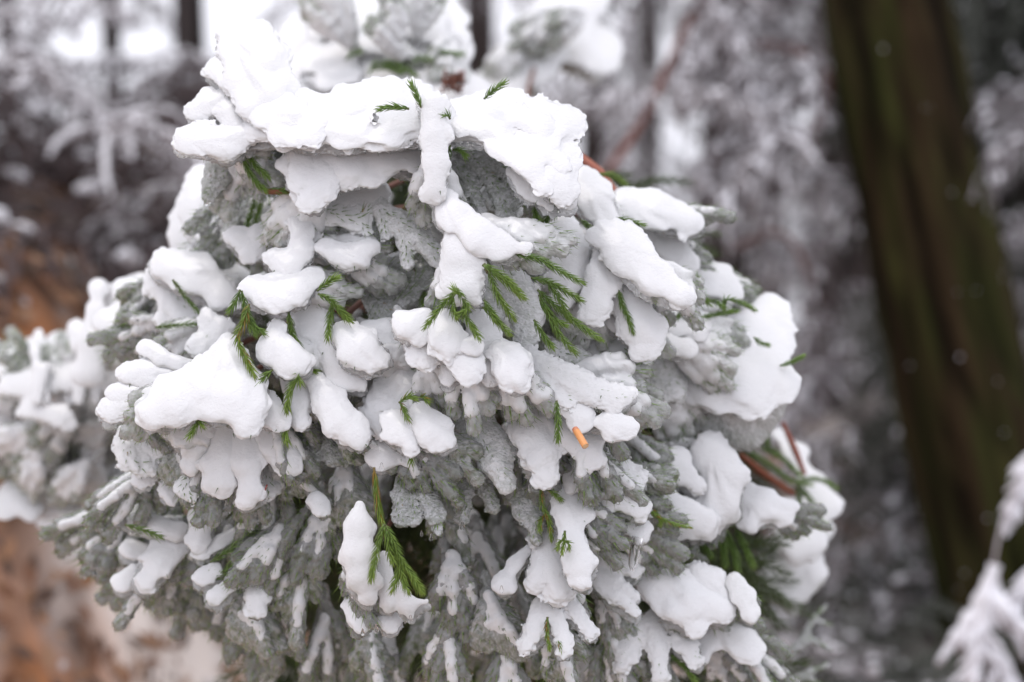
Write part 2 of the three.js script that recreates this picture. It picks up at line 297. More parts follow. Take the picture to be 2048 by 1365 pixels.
  if (d < 1.66 && !layer) { // single needles that the snow has not covered
    const so = new Soup(), no = g.attributes.normal; for (let i = 0, m = Math.round(3 + rm * n / 40); i < m; i++) {
      const v = Math.floor(rnd() * p.count); if (no.getY(v) > rr(-0.4, 0.5)) continue;
      const q = V(p.getX(v), p.getY(v), p.getZ(v)), dd = V(no.getX(v), no.getY(v) - 0.7, no.getZ(v)).add(V(rr(-0.6, 0.6), rr(-0.3, 0.3), rr(-0.3, 0.3))).normalize(); so.needle(q.addScaledVector(dd, -0.003), dd, V(0, -1, 0.2).normalize(), rr(0.005, 0.0095), 0.0013, [0.05, 0.09, 0.03], [0.1, 0.17, 0.05]);
    }
    if (so.i.length) { const o = part('needle_tips', so.geo(), M.needle, bough); o.userData.kind = 'stuff'; }
  }
  if (crust < 0.5 && d < 1.66 && (o.under ?? true)) { // rough ice under the snow, ragged where it shows below the rim
    const low = strokes.map((s) => { const t = s.map((v, i) => (i % 3 === 1 ? v + 9 : i % 3 === 2 ? v * 1.04 + 3 : v)); t.z = s.z; return t; });
    mass(bough, d, low, { sy, sx, curve, crust: 0.85, green: my < 760 ? 0.12 + 0.5 * green : 0.35 + green, k: 12, lump: 5, cell: d > 1.5 ? 6 : 5, layer: 30 * es, core: false, flat: 0.5 });
    const s = strokes[0], e = s.length - 3, u = s.length > 3 ? Math.atan2(s[e] - s[0], Math.max(12, s[e + 1] - s[1])) : 0;
    if (rm > 17) putSpray(mix(s[0], s[e], 0.55), mix(s[1], s[e + 1], 0.55), d + 0.045, clamp(u, -1.3, 1.3), rr(0.85, 1.05), rr(-0.3, 0.1), rr(-0.3, 0.3));
  }
  return mesh;
}
function beads(parent, g, n, detail = 1) { // frozen droplets on the crust, a few where it faces down
  const p = g.attributes.position, no = g.attributes.normal, out = [];
  for (let i = 0; i < n; i++) { const k = Math.floor(rnd() * p.count); if (no.getY(k) > rr(-0.8, 0.9)) continue; const r = rr(0.0007, 0.0019), b = new THREE.IcosahedronGeometry(r, detail); b.translate(p.getX(k) + no.getX(k) * r * 0.5, p.getY(k) + no.getY(k) * r * 0.5, p.getZ(k) + no.getZ(k) * r * 0.5); out.push(b); }
  if (!out.length) return; const o = part('frozen_droplets', mergeGeometries(out), M.clearIce, parent); o.userData.kind = 'stuff';
}
function greenSpray(v) { // bare shoots from inside the crown
  const g = new THREE.Group(); g.name = 'bough';
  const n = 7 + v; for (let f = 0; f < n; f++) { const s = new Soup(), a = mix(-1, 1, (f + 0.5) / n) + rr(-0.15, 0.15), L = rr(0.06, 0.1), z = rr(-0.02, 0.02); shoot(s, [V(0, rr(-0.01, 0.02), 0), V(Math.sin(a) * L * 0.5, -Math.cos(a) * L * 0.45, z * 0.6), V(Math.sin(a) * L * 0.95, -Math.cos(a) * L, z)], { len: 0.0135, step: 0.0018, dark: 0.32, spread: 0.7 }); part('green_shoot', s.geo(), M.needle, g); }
  return g;
}
const S = (...a) => a, Z = (z, ...a) => { a.z = z; return a; };
function sprig(bough, d, pts, o = {}) { // green shoots left bare; pts: arrays of [x,y,...] chains
  for (const c of pts) { const q = [], s = new Soup(); for (let i = 0; i < c.length; i += 2) q.push(rel(P(c[i], c[i + 1], d - (o.out ?? 0.012) * i / c.length + (o.wob ?? 0.004) * (rnd() - 0.5)))); if (q.length === 2) q.splice(1, 0, q[0].clone().lerp(q[1], 0.5).add(V(rr(-1, 1) * 0.002, 0.002, 0))); shoot(s, q, o); part('green_shoot', s.geo(), M.needle, bough); }
}
const dropGeo = (r) => new THREE.LatheGeometry([[0, -1], [0.55, -0.82], [0.85, -0.4], [0.9, 0], [0.72, 0.55], [0.5, 1.15], [0.32, 1.9], [0, 2.2]].map(([x, y]) => new THREE.Vector2(x * r, y * r)), 12);
function drops(bough, d, list) { // hanging drops of clear ice
  for (let i = 0; i < list.length; i += 3) {
    const g = dropGeo(list[i + 2] * PX * d);
    const q = rel(P(list[i], list[i + 1], d)); g.translate(q.x, q.y, q.z); part('ice_drop', g, M.clearIce, bough);
  }
}

// --- iced sprays that repeat: fingers of frozen shoots hanging from a stem
function iceSpray(v, snowy = false) {
  const g = new THREE.Group(); g.name = 'bough';
  const segs = [], chains = [], n = 4 + (v % 4), lo = [1e9, 1e9, 1e9], hi = [-1e9, -1e9, -1e9];
  const add = (pts, r0, r1) => pts.forEach((q, i) => {
    const r = mix(r0, r1, i / (pts.length - 1)) * rr(0.88, 1.1); q.r = r; [q.x, q.y, q.z].forEach((c, a) => { lo[a] = Math.min(lo[a], c - r - 6); hi[a] = Math.max(hi[a], c + r + 6); });
    if (i) { const o = pts[i - 1]; segs.push([o.x, o.y, o.z, o.r, q.x, q.y, q.z, r]); }
  });
  // units: millimetres; hangs towards -y, faces +z
  const stem = [V(0, 22, -14), V(0, 4, -4), V(rr(-4, 4), -16, 3)]; add(stem, 5, 7);
  for (let f = 0; f < n; f++) {
    const a = mix(-0.85, 0.85, (f + 0.5) / n) + rr(-0.12, 0.12), L = rr(46, 84) * (1 - 0.25 * Math.abs(a)), z0 = rr(-4, 8), o = V(rr(-3, 3), mix(8, -14, rnd()), z0 * 0.4);
    const pts = []; for (let i = 0; i <= 4; i++) { const t = i / 4; pts.push(V(o.x + Math.sin(a * (1 - 0.35 * t)) * L * t, o.y - Math.cos(a * (1 - 0.35 * t)) * L * t, o.z + z0 * t + 9 * Math.sin(t * 2.4) - 6 * t * t)); }
    add(pts, rr(5.5, 7), rr(7.0, 9.5)); chains.push(pts);
  }
  const na = (x, y, z) => 1.5 * noise(x / 9, y / 9 + v * 31, z / 9) + 1.7 * noise(x / 3.4 + v * 17, y / 3.6, z / 3.6) + 0.9 * noise(x / 2.1, y / 2.1, z / 2.1 + v); na.reach = 6;
  const geo = surfaceNets(lo, hi, 2.1, chainField(segs, 4, na)); outward(geo.scale(0.001, 0.001, 0.001));
  uvOf(v % 3 ? tintSnow(geo, snowy ? 0.25 : 0.5, 0, snowy ? 0.92 : 0.64) : snowy ? tintSnow(geo, 0.25, -0.1, 0.86) : tintSnow(geo, 0.72, 0.08, 0.52)); part('ice_crust', geo, v % 3 ? M.glaze : snowy ? M.sugar : M.crust, g); beads(g, geo, 45, 0);
  // white ridge of snow on the upper side of some fingers
  const top = [], l2 = [1e9, 1e9, 1e9], h2 = [-1e9, -1e9, -1e9];
  chains.forEach((c, ci) => { if (!snowy && (ci + v) % 2) return; const w = snowy ? rr(1.2, 1.55) : 1; for (let i = 1; i < 4; i++) { const a = c[i - 1], b = c[i], q = [a.x, a.y + 2.2, a.z + 4.2, 5.2 * w, b.x, b.y + 2.2, b.z + 4.2, 6 * w]; top.push(q); for (const e of [0, 4]) for (let k = 0; k < 3; k++) { l2[k] = Math.min(l2[k], q[e + k] - 13); h2[k] = Math.max(h2[k], q[e + k] + 13); } } });
  if (top.length) { const nb = (x, y, z) => 1.6 * noise(x / 8, y / 8, z / 8 + v * 7) + 0.8 * noise(x / 3, y / 3, z / 3); nb.reach = 5; const t = surfaceNets(l2, h2, 2.6, chainField(top, 4, nb)); outward(t.scale(0.001, 0.001, 0.001)); uvOf(tintSnow(t, 0.1)); part('snow_cap', t, M.snow, g); }
  chains.forEach((c, ci) => { if (ci % 2 === 0) { const e = c[c.length - 1], r = rr(1.5, 2.3), dg = dropGeo(r * 0.001); dg.translate(e.x * 0.001, (e.y - e.r * 1.05) * 0.001, e.z * 0.001); part('ice_drop', dg, M.clearIce, g); } });
  const s = new Soup();
  for (const c of chains) { const q = c.map((p) => p.clone().multiplyScalar(0.001)); shoot(s, q, { len: 0.0165, step: 0.0013, spread: 0.75 }); }
  part('green_shoot', s.geo(), M.needle, g);
  return g;
}
const sprays = []; for (let v = 0; v < 12; v++) sprays.push(iceSpray(v));
const snowSprays = []; for (let v = 0; v < 9; v++) snowSprays.push(iceSpray(v + 20, true));
let sprayN = 0;
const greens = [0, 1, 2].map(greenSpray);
function putSpray(x, y, d, rz, scale = 1, tiltX = 0, tiltY = 0, which, set = y < 800 && d < 1.6 ? snowSprays : sprays) {
  const o = set[(which ?? sprayN++) % set.length].clone(); o.position.copy(rel(P(x, y, d)));
  const m = new THREE.Matrix4().makeBasis(CR, CU, CF.clone().negate()), q = new THREE.Quaternion().setFromRotationMatrix(m).multiply(new THREE.Quaternion().setFromEuler(new THREE.Euler(tiltX, tiltY, rz, 'ZXY')));
  o.quaternion.copy(q); o.scale.setScalar(scale); cedar.add(o); return o;
}

// --- the boughs that face the lens, one after another
let b;
{ // upper left: upright lobes and the long white ridge
  b = newBough(560, 230, 1.47);
  mass(b, 1.47, [S(452, 66, 19, 455, 100, 17, 474, 150, 22, 505, 205, 30), S(497, 72, 24, 520, 120, 34, 545, 180, 42), S(516, 62, 22, 540, 110, 32)], { sy: 0.75, green: 0.1 });
  mass(b, 1.46, [S(435, 138, 25, 462, 158, 26, 500, 190, 26)], { sy: 0.7, edge: 4 });
  mass(b, 1.455, [S(392, 222, 18, 422, 203, 23, 462, 196, 20, 500, 215, 22)], { edge: 4 });
  mass(b, 1.44, [S(455, 222, 23, 468, 252, 22, 490, 262, 20)]);
  mass(b, 1.43, [S(372, 282, 25, 405, 278, 29, 450, 286, 33, 500, 262, 30)], { edge: 5, green: 0.2 });
  mass(b, 1.43, [S(470, 262, 30, 540, 238, 46, 620, 240, 50, 700, 238, 54, 780, 232, 55, 850, 236, 46), S(690, 205, 32, 750, 192, 32, 800, 200, 32), S(760, 228, 44, 800, 232, 44), S(742, 176, 19), S(786, 184, 20), S(830, 200, 30)], { sy: 0.9, k: 22, lump: 11 });
  mass(b, 1.415, [S(520, 232, 22, 580, 225, 26, 640, 235, 22), S(660, 215, 24, 720, 212, 26, 760, 225, 20), S(780, 240, 20, 830, 232, 22), S(560, 265, 20, 620, 270, 22)], { sy: 0.8, under: false, lump: 7, green: 0.05 });
  mass(b, 1.43, [S(600, 270, 30, 680, 300, 34, 760, 310, 34, 830, 325, 18), S(640, 340, 38, 700, 330, 40, 735, 345, 22), S(600, 330, 30, 610, 380, 18)], { k: 22, edge: 4, green: 0.15 });
  mass(b, 1.42, [S(660, 345, 30, 640, 370, 26, 625, 400, 20), S(600, 300, 26, 600, 350, 24)], { edge: 4, green: 0.2 });
  mass(b, 1.50, [S(430, 330, 20, 425, 370, 18, 415, 395, 9), S(470, 310, 20, 445, 360, 14)], { crust: 0.7, green: 0.6 });
  mass(b, 1.49, [S(555, 290, 20, 530, 320, 15, 525, 350, 11), S(570, 300, 20, 582, 340, 15, 575, 375, 10)], { crust: 0.6, green: 0.8 });
  sprig(b, 1.45, [[474, 295, 490, 330, 508, 360, 530, 382], [490, 300, 505, 325, 535, 355], [530, 380, 560, 382, 596, 377]], { len: 0.0095 });
  part('twig', new Soup().tube([P(525, 372, 1.45), P(532, 383, 1.445), P(560, 384, 1.445), P(600, 379, 1.45)].map(rel), [0.0015, 0.003, 0.003, 0.003], 6, () => [0.2, 0.08, 0.04]).geo(), M.farTwig, b);
  drops(b, 1.49, [411, 408, 5]);
}
{ // the vertical strip and the right cap
  b = newBough(870, 250, 1.42);
  mass(b, 1.385, [S(862, 205, 26, 868, 270, 24, 872, 325, 21, 868, 375, 20)], { sy: 0.35, edge: 4 });
  sprig(b, 1.40, [[842, 215, 835, 195, 822, 168], [818, 218, 790, 214, 758, 218], [900, 238, 888, 232]], { len: 0.0085 });
  b = newBough(1010, 260, 1.43);
  mass(b, 1.42, [S(905, 240, 38, 960, 240, 44, 1030, 240, 50, 1090, 262, 44, 1138, 247, 26), S(1020, 255, 46, 1085, 300, 50, 1126, 300, 24), S(1055, 285, 44, 1105, 345, 38, 1120, 372, 24), S(1075, 220, 24, 1110, 238, 20)], { sy: 0.85, k: 20, lump: 9 });
  mass(b, 1.405, [S(925, 250, 22, 990, 250, 28), S(1000, 290, 20, 1060, 330, 26, 1085, 365, 20), S(1040, 230, 22, 1085, 250, 22), S(1085, 300, 22, 1120, 330, 20)], { sy: 0.8, under: false, lump: 7, green: 0.05 });
  mass(b, 1.40, [S(1062, 360, 20, 1062, 392, 11), S(1085, 375, 17, 1086, 403, 9), S(1104, 375, 15, 1102, 416, 9), S(1128, 380, 20, 1138, 408, 12), S(1035, 345, 16, 1042, 375, 12)], { edge: 3.5, green: 0.25 });
  mass(b, 1.455, [S(920, 300, 15, 960, 330, 18, 1000, 390, 19, 1010, 440, 17), S(905, 320, 14, 940, 370, 17, 960, 420, 17), S(960, 300, 15, 1010, 340, 17, 1030, 400, 17), S(900, 360, 15, 925, 400, 15)], { crust: 0.7, green: 0.55, k: 9 });
  sprig(b, 1.43, [[968, 198, 985, 182, 1008, 166]], { len: 0.0085 });
  sprig(b, 1.43, [[900, 290, 895, 320, 893, 345], [905, 300, 930, 312], [1100, 425, 1080, 470, 1062, 495], [1095, 440, 1097, 480, 1090, 520], [1070, 415, 1078, 440], [1112, 410, 1108, 432]], { len: 0.0088 });
}
{ // the shirt-shaped plate in the middle and the shoots under it
  b = newBough(930, 480, 1.42);
  mass(b, 1.365, [S(882, 392, 19, 902, 430, 29, 955, 470, 32, 1005, 491, 23, 1047, 494, 13)], { sy: 0.5, edge: 2.2 });
  mass(b, 1.355, [S(915, 445, 24, 916, 505, 30, 913, 572, 28), S(930, 500, 26, 935, 570, 26, 955, 600, 9)], { sy: 0.35, edge: 4 });
  sprig(b, 1.345, [[965, 530, 1000, 555, 1047, 595], [978, 545, 995, 590, 1027, 638], [968, 528, 1015, 560, 1040, 588]], { len: 0.0095, tone: 0.35 });
  sprig(b, 1.36, [[1030, 508, 1080, 520, 1125, 545, 1165, 566]], { len: 0.0092 });
  sprig(b, 1.37, [[1062, 556, 1100, 566, 1135, 585, 1162, 600], [1075, 580, 1120, 620, 1165, 655, 1202, 680], [1078, 590, 1100, 635, 1118, 668, 1150, 706], [1068, 640, 1085, 670, 1105, 695], [1080, 600, 1110, 640, 1130, 650], [1095, 565, 1120, 600, 1140, 640]], { len: 0.0092, tone: 0.1 });
  sprig(b, 1.345, [[968, 600, 985, 630, 1018, 668], [965, 615, 990, 640]], { len: 0.009, tone: 0.25 });
  sprig(b, 1.335, [[915, 580, 885, 610, 862, 640, 850, 655], [905, 590, 905, 615, 912, 635], [915, 578, 920, 590, 908, 578], [930, 598, 930, 630, 945, 655, 957, 676], [925, 598, 935, 615, 918, 630]], { len: 0.0088, tone: 0.3 });
}
{ // the frozen crossing shoots left of it
  b = newBough(790, 460, 1.47);
  mass(b, 1.45, [S(757, 415, 19, 790, 440, 24, 840, 475, 24, 878, 520, 22), S(800, 450, 20, 812, 490, 17, 816, 530, 13), S(765, 430, 18, 770, 470, 14), S(838, 405, 26, 850, 370, 22)], { crust: 0.55, green: 0.2, k: 10 });
  mass(b, 1.455, [S(615, 415, 16, 660, 425, 20, 710, 440, 22, 735, 420, 14), S(715, 440, 20, 735, 465, 10), S(600, 395, 20, 608, 435, 18, 618, 470, 16)], { crust: 0.5, green: 0.25, k: 10 });
  mass(b, 1.48, [S(720, 565, 24, 750, 600, 22, 772, 618, 20, 810, 590, 20, 850, 545, 20), S(690, 530, 26, 740, 545, 30, 800, 535, 28), S(750, 600, 20, 755, 640, 18), S(830, 480, 16, 860, 560, 16)], { crust: 0.6, green: 0.35, k: 10 });
  mass(b, 1.42, [S(654, 494, 15, 680, 508, 18, 700, 512, 18), S(738, 494, 16, 718, 508, 18, 700, 515, 18)], { edge: 2.5, flat: 0.6 });
  sprig(b, 1.49, [[845, 400, 830, 420, 815, 425], [650, 540, 620, 545], [870, 540, 850, 580, 845, 610], [640, 480, 635, 510]], { len: 0.009 });
}
{ // the saddle with shoots at both ends
  b = newBough(560, 560, 1.45);
  mass(b, 1.40, [S(503, 572, 20, 535, 585, 28, 590, 580, 28, 617, 555, 19), S(560, 600, 16)], { edge: 2.2, sy: 0.7 });
  mass(b, 1.43, [S(545, 512, 14, 575, 530, 26, 600, 500, 22, 602, 462, 17, 590, 440, 15)], { edge: 4, green: 0.15 });
  sprig(b, 1.39, [[480, 580, 470, 605, 458, 622], [483, 582, 488, 610, 492, 640, 510, 670], [492, 615, 505, 650, 525, 665]], { len: 0.0092 });
  sprig(b, 1.375, [[498, 608, 488, 640, 476, 668, 478, 690, 490, 715, 508, 752]], { len: 0.0105, tone: 0.7, brown: 0.3 });
  sprig(b, 1.39, [[634, 582, 655, 565, 674, 555], [636, 588, 660, 600, 680, 620, 700, 640], [665, 605, 660, 640, 655, 676], [672, 612, 690, 635]], { len: 0.0095, tone: 0.25 });
  sprig(b, 1.40, [[577, 625, 582, 660, 595, 690, 610, 720], [598, 690, 615, 735, 630, 745]], { len: 0.0095, tone: 0.3 });
  mass(b, 1.42, [S(630, 612, 16, 632, 655, 20, 645, 700, 22), S(600, 620, 18, 612, 660, 16)], { edge: 4.5, green: 0.2 });
}
{ // triangular piece, twin plates, the small square one
  b = newBough(600, 720, 1.42);
  mass(b, 1.38, [S(553, 652, 15, 550, 690, 26, 575, 712, 30, 602, 720, 19), S(548, 705, 26, 583, 728, 18)], { sy: 0.5, edge: 2.6 });
  mass(b, 1.38, [S(690, 668, 24, 716, 698, 36, 748, 715, 25, 772, 716, 11)], { sy: 0.5, edge: 2.6 });
  mass(b, 1.395, [S(665, 695, 30, 675, 730, 30, 672, 757, 18), S(700, 760, 20, 720, 768, 12)], { sy: 0.4, edge: 2.6 });
  mass(b, 1.42, [S(735, 662, 16, 772, 658, 19), S(760, 690, 14, 800, 705, 18)], { edge: 3, green: 0.2 });
  mass(b, 1.375, [S(535, 797, 15, 543, 828, 24, 562, 842, 13)], { edge: 3 });
  sprig(b, 1.372, [[605, 742, 585, 770, 575, 800, 574, 822], [598, 745, 600, 765], [575, 842, 570, 865, 573, 884], [545, 740, 528, 755, 517, 768]], { len: 0.0098, tone: 0.4 });
  mass(b, 1.37, [S(632, 766, 17, 652, 800, 26, 680, 838, 30, 705, 868, 24, 716, 882, 10), S(715, 840, 14, 722, 862, 12)], { sy: 0.45, edge: 3.2, crust: 0.1 });
  mass(b, 1.39, [S(600, 775, 15, 598, 800, 20, 600, 835, 18)], { edge: 3.5, crust: 0.2, green: 0.2 });
  mass(b, 1.43, [S(615, 830, 24, 645, 870, 26, 670, 905, 24, 695, 918, 14), S(590, 860, 26, 605, 905, 24, 618, 930, 14)], { crust: 0.7, green: 0.4 });
  drops(b, 1.37, [738, 883, 6, 720, 892, 5]);
}
{ // big fan-shaped plate and the fan of fingers below it
  b = newBough(430, 800, 1.42);
  mass(b, 1.36, [S(455, 685, 14, 446, 720, 28, 402, 772, 42, 345, 806, 42, 306, 826, 28), S(452, 720, 30, 455, 785, 48, 430, 815, 28, 385, 815, 22), S(460, 715, 26, 490, 770, 34, 500, 812, 30, 503, 832, 22), S(470, 815, 30, 488, 836, 22)], { sy: 0.6, edge: 3, lump: 4, k: 20, cell: 4.4 });
  mass(b, 1.385, [S(397, 722, 11, 425, 728, 16, 440, 735, 16)], { edge: 2.5 });
  mass(b, 1.40, [S(515, 850, 24, 545, 890, 24, 568, 918, 22, 576, 930, 17)], { sy: 0.3, edge: 2.4 });
  mass(b, 1.395, [S(490, 850, 26, 492, 920, 30, 500, 980, 24, 494, 1002, 14)], { sy: 0.3, edge: 2.4 });
  mass(b, 1.40, [S(452, 850, 28, 446, 910, 28, 440, 960, 25), S(425, 930, 22, 422, 965, 14)], { sy: 0.3, edge: 2.6 });
  mass(b, 1.41, [S(410, 840, 30, 392, 885, 26, 380, 930, 13)], { sy: 0.3, edge: 3, green: 0.2 });
  mass(b, 1.405, [S(345, 850, 20, 368, 868, 26, 400, 860, 24)], { sy: 0.3, edge: 4.5, crust: 0.3, green: 0.25 });
  mass(b, 1.43, [S(530, 940, 16, 538, 975, 16, 530, 992, 10), S(385, 945, 20, 370, 975, 16, 385, 1000, 9), S(325, 880, 18, 345, 905, 13)], { crust: 0.5, green: 0.35 });
  sprig(b, 1.355, [[398, 842, 388, 858, 378, 874], [392, 842, 402, 850]], { len: 0.0085, tone: 0.3 });
  drops(b, 1.40, [384, 1010, 5, 447, 998, 4, 452, 1010, 4, 566, 948, 4]);
  part('twig', new Soup().tube([P(534, 970, 1.39), P(528, 985, 1.39), P(526, 1002, 1.40)].map(rel), [0.0007, 0.0008, 0.0006], 5, () => [0.25, 0.05, 0.04]).geo(), M.farTwig, b);
}
{ // rounded lobes at the left end of the front
  b = newBough(290, 780, 1.46);
  mass(b, 1.435, [S(290, 695, 13, 320, 714, 14, 356, 727, 12, 390, 725, 10)], { edge: 2.5, green: 0.3 });
  mass(b, 1.43, [S(258, 745, 18, 296, 750, 25, 335, 752, 20)], { edge: 2.6 });
  mass(b, 1.425, [S(232, 786, 17, 270, 785, 26, 325, 785, 26)], { edge: 2.6 });
  mass(b, 1.42, [S(222, 822, 22, 262, 806, 30, 318, 800, 28)], { edge: 4, green: 0.2 });
  mass(b, 1.46, [S(258, 860, 14, 255, 890, 24, 262, 920, 24, 290, 935, 14), S(300, 885, 26, 330, 890, 22, 350, 915, 12)], { crust: 0.5, green: 0.4 });
  mass(b, 1.47, [S(300, 930, 18, 285, 955, 16), S(355, 960, 20, 340, 985, 16)], { crust: 0.3 });
  drops(b, 1.45, [312, 945, 4]);
}
{ // cluster of rounded ice lumps at the centre, with the slab beside it and the rough diagonal arm
  b = newBough(900, 690, 1.41);
  mass(b, 1.355, [S(800, 632, 12, 815, 650, 26, 835, 668, 18), S(838, 636, 16, 850, 625, 10)], { edge: 3 });
  mass(b, 1.345, [S(885, 640, 17, 890, 672, 30, 895, 690, 28)], { edge: 2.8 });
  mass(b, 1.355, [S(848, 690, 28, 852, 705, 26)], { edge: 3, crust: 0.2 });
  mass(b, 1.335, [S(925, 722, 24, 940, 728, 28, 932, 742, 18)], { edge: 2.6 });
  mass(b, 1.338, [S(925, 692, 12, 944, 692, 16)], { edge: 2 });
  mass(b, 1.36, [S(950, 640, 20, 965, 670, 30, 985, 715, 26), S(905, 740, 22, 895, 760, 12), S(978, 735, 20, 980, 752, 13)], { edge: 3.2, crust: 0.15 });
  mass(b, 1.345, [S(1000, 700, 20, 1020, 725, 34, 1032, 750, 28)], { edge: 2.6 });
  drops(b, 1.335, [932, 768, 7, 982, 771, 4]);
  mass(b, 1.385, [S(1060, 715, 22, 1110, 748, 30, 1170, 775, 28, 1235, 795, 24, 1262, 788, 12), S(1080, 770, 20, 1140, 800, 20)], { crust: 0.45, green: 0.2, k: 12, edge: 6, core: true });
  mass(b, 1.44, [S(1005, 530, 26, 1030, 580, 34, 1055, 630, 34, 1050, 680, 26), S(960, 560, 20, 985, 620, 26)], { crust: 0.6, green: 0.2 });
  mass(b, 1.40, [S(745, 830, 22, 775, 800, 38, 820, 770, 36, 870, 740, 32), S(760, 855, 20, 790, 830, 30)], { crust: 0.45, green: 0.15 });
}
{ // double plate with a drop, under the cluster
  b = newBough(820, 860, 1.42);
  mass(b, 1.36, [S(783, 838, 16, 795, 860, 26, 818, 884, 18)], { edge: 3.4 });
  mass(b, 1.355, [S(840, 830, 22, 858, 860, 28, 878, 880, 17), S(885, 855, 18, 898, 880, 12)], { edge: 2.8 });
  mass(b, 1.37, [S(815, 840, 16, 818, 880, 15, 822, 896, 10)], { crust: 0.5 });
  mass(b, 1.385, [S(758, 878, 13, 772, 906, 27, 806, 912, 16), S(762, 915, 20, 764, 932, 8), S(745, 908, 7)], { edge: 2, green: 0.15 });
  mass(b, 1.385, [S(848, 900, 18, 856, 922, 8), S(875, 898, 14)], { edge: 2.2, green: 0.15 });
  drops(b, 1.37, [763, 938, 6]);
  sprig(b, 1.36, [[800, 805, 808, 820, 815, 838], [798, 806, 815, 795, 830, 798], [840, 795, 855, 802], [824, 905, 822, 925]], { len: 0.0085, tone: 0.3, brown: 0.15 });
}
{ // the long arching frozen arm
  b = newBough(930, 850, 1.46);
  mass(b, 1.42, [S(855, 795, 28, 905, 815, 32, 950, 855, 32, 985, 915, 26, 1012, 968, 19), S(960, 830, 20, 1000, 880, 18, 1015, 905, 14)], { crust: 0.6, green: 0.2 });
  mass(b, 1.44, [S(905, 860, 18, 922, 920, 18, 928, 985, 16, 925, 1040, 14), S(940, 900, 18, 965, 960, 17, 985, 1015, 15)], { crust: 0.9, green: 0.6, k: 8 });
  mass(b, 1.39, [S(808, 940, 12, 800, 985, 18, 800, 1040, 15), S(828, 935, 12, 850, 985, 22, 872, 1035, 20, 878, 1064, 9), S(822, 960, 12, 830, 1040, 12)], { crust: 0.8, green: 0.5, k: 7 });
  drops(b, 1.385, [881, 1070, 6, 862, 1078, 5, 843, 1070, 4, 812, 1052, 5, 925, 1056, 6]);
}
{ // tall slabs beside it, with the stub of orange wood
  b = newBough(1090, 870, 1.45);
  mass(b, 1.40, [S(1068, 800, 34, 1064, 850, 36, 1080, 900, 38, 1090, 942, 24)], { crust: 0.3, green: 0.25, edge: 4 });
  mass(b, 1.375, [S(1150, 812, 22, 1162, 838, 20, 1165, 850, 12), S(1120, 800, 16)], { edge: 2.4 });
  mass(b, 1.395, [S(1145, 860, 36, 1178, 885, 32, 1184, 915, 17)], { edge: 3, green: 0.15 });
  mass(b, 1.37, [S(1195, 845, 12, 1222, 842, 19, 1250, 852, 15), S(1225, 860, 14)], { edge: 3 });
  mass(b, 1.42, [S(1160, 930, 20, 1150, 960, 18, 1140, 980, 10)], { edge: 2.5, green: 0.2 });
  mass(b, 1.43, [S(1050, 920, 18, 1058, 980, 18, 1070, 1040, 18, 1072, 1080, 14), S(1030, 980, 14, 1040, 1030, 14)], { crust: 0.7, green: 0.4 });
  sprig(b, 1.355, [[1113, 802, 1116, 840, 1116, 882]], { len: 0.0085 });
  sprig(b, 1.41, [[1080, 972, 1095, 978, 1122, 1000], [1082, 975, 1085, 1010, 1098, 1040, 1103, 1080], [1090, 1030, 1080, 1060]], { len: 0.007, tone: 0.25, brown: 0.2 });
  sprig(b, 1.375, [[1130, 1062, 1128, 1085, 1124, 1108], [1128, 1080, 1115, 1097], [1128, 1082, 1138, 1098]], { len: 0.006, tone: 0.5 });
}
{ // bright white step below, and what hangs from it
  b = newBough(1140, 1080, 1.46);
  mass(b, 1.395, [S(1122, 985, 20, 1135, 1020, 26, 1165, 1026, 15), S(1138, 1040, 20, 1142, 1080, 22, 1160, 1125, 28, 1162, 1160, 18)], { edge: 2.6 });
  mass(b, 1.41, [S(1088, 1080, 26, 1098, 1130, 34, 1115, 1170, 30), S(1075, 1160, 16)], { crust: 0.35, green: 0.15 });
  mass(b, 1.405, [S(1104, 1190, 22, 1108, 1225, 18, 1122, 1275, 15, 1126, 1298, 13), S(1125, 1190, 16, 1155, 1225, 15, 1180, 1262, 14), S(1085, 1210, 16, 1070, 1260, 18, 1055, 1290, 16)], { crust: 0.4, green: 0.25, k: 8 });
  sprig(b, 1.395, [[1095, 1235, 1094, 1265, 1100, 1300], [1116, 1278, 1122, 1300]], { len: 0.006, tone: 0.4, brown: 0.15 });
  mass(b, 1.42, [S(1010, 1170, 14, 1030, 1130, 12, 1060, 1100, 10), S(1005, 1162, 16)], { edge: 2.5, green: 0.2 });
  drops(b, 1.40, [1003, 1182, 5, 1165, 1182, 5]);
}
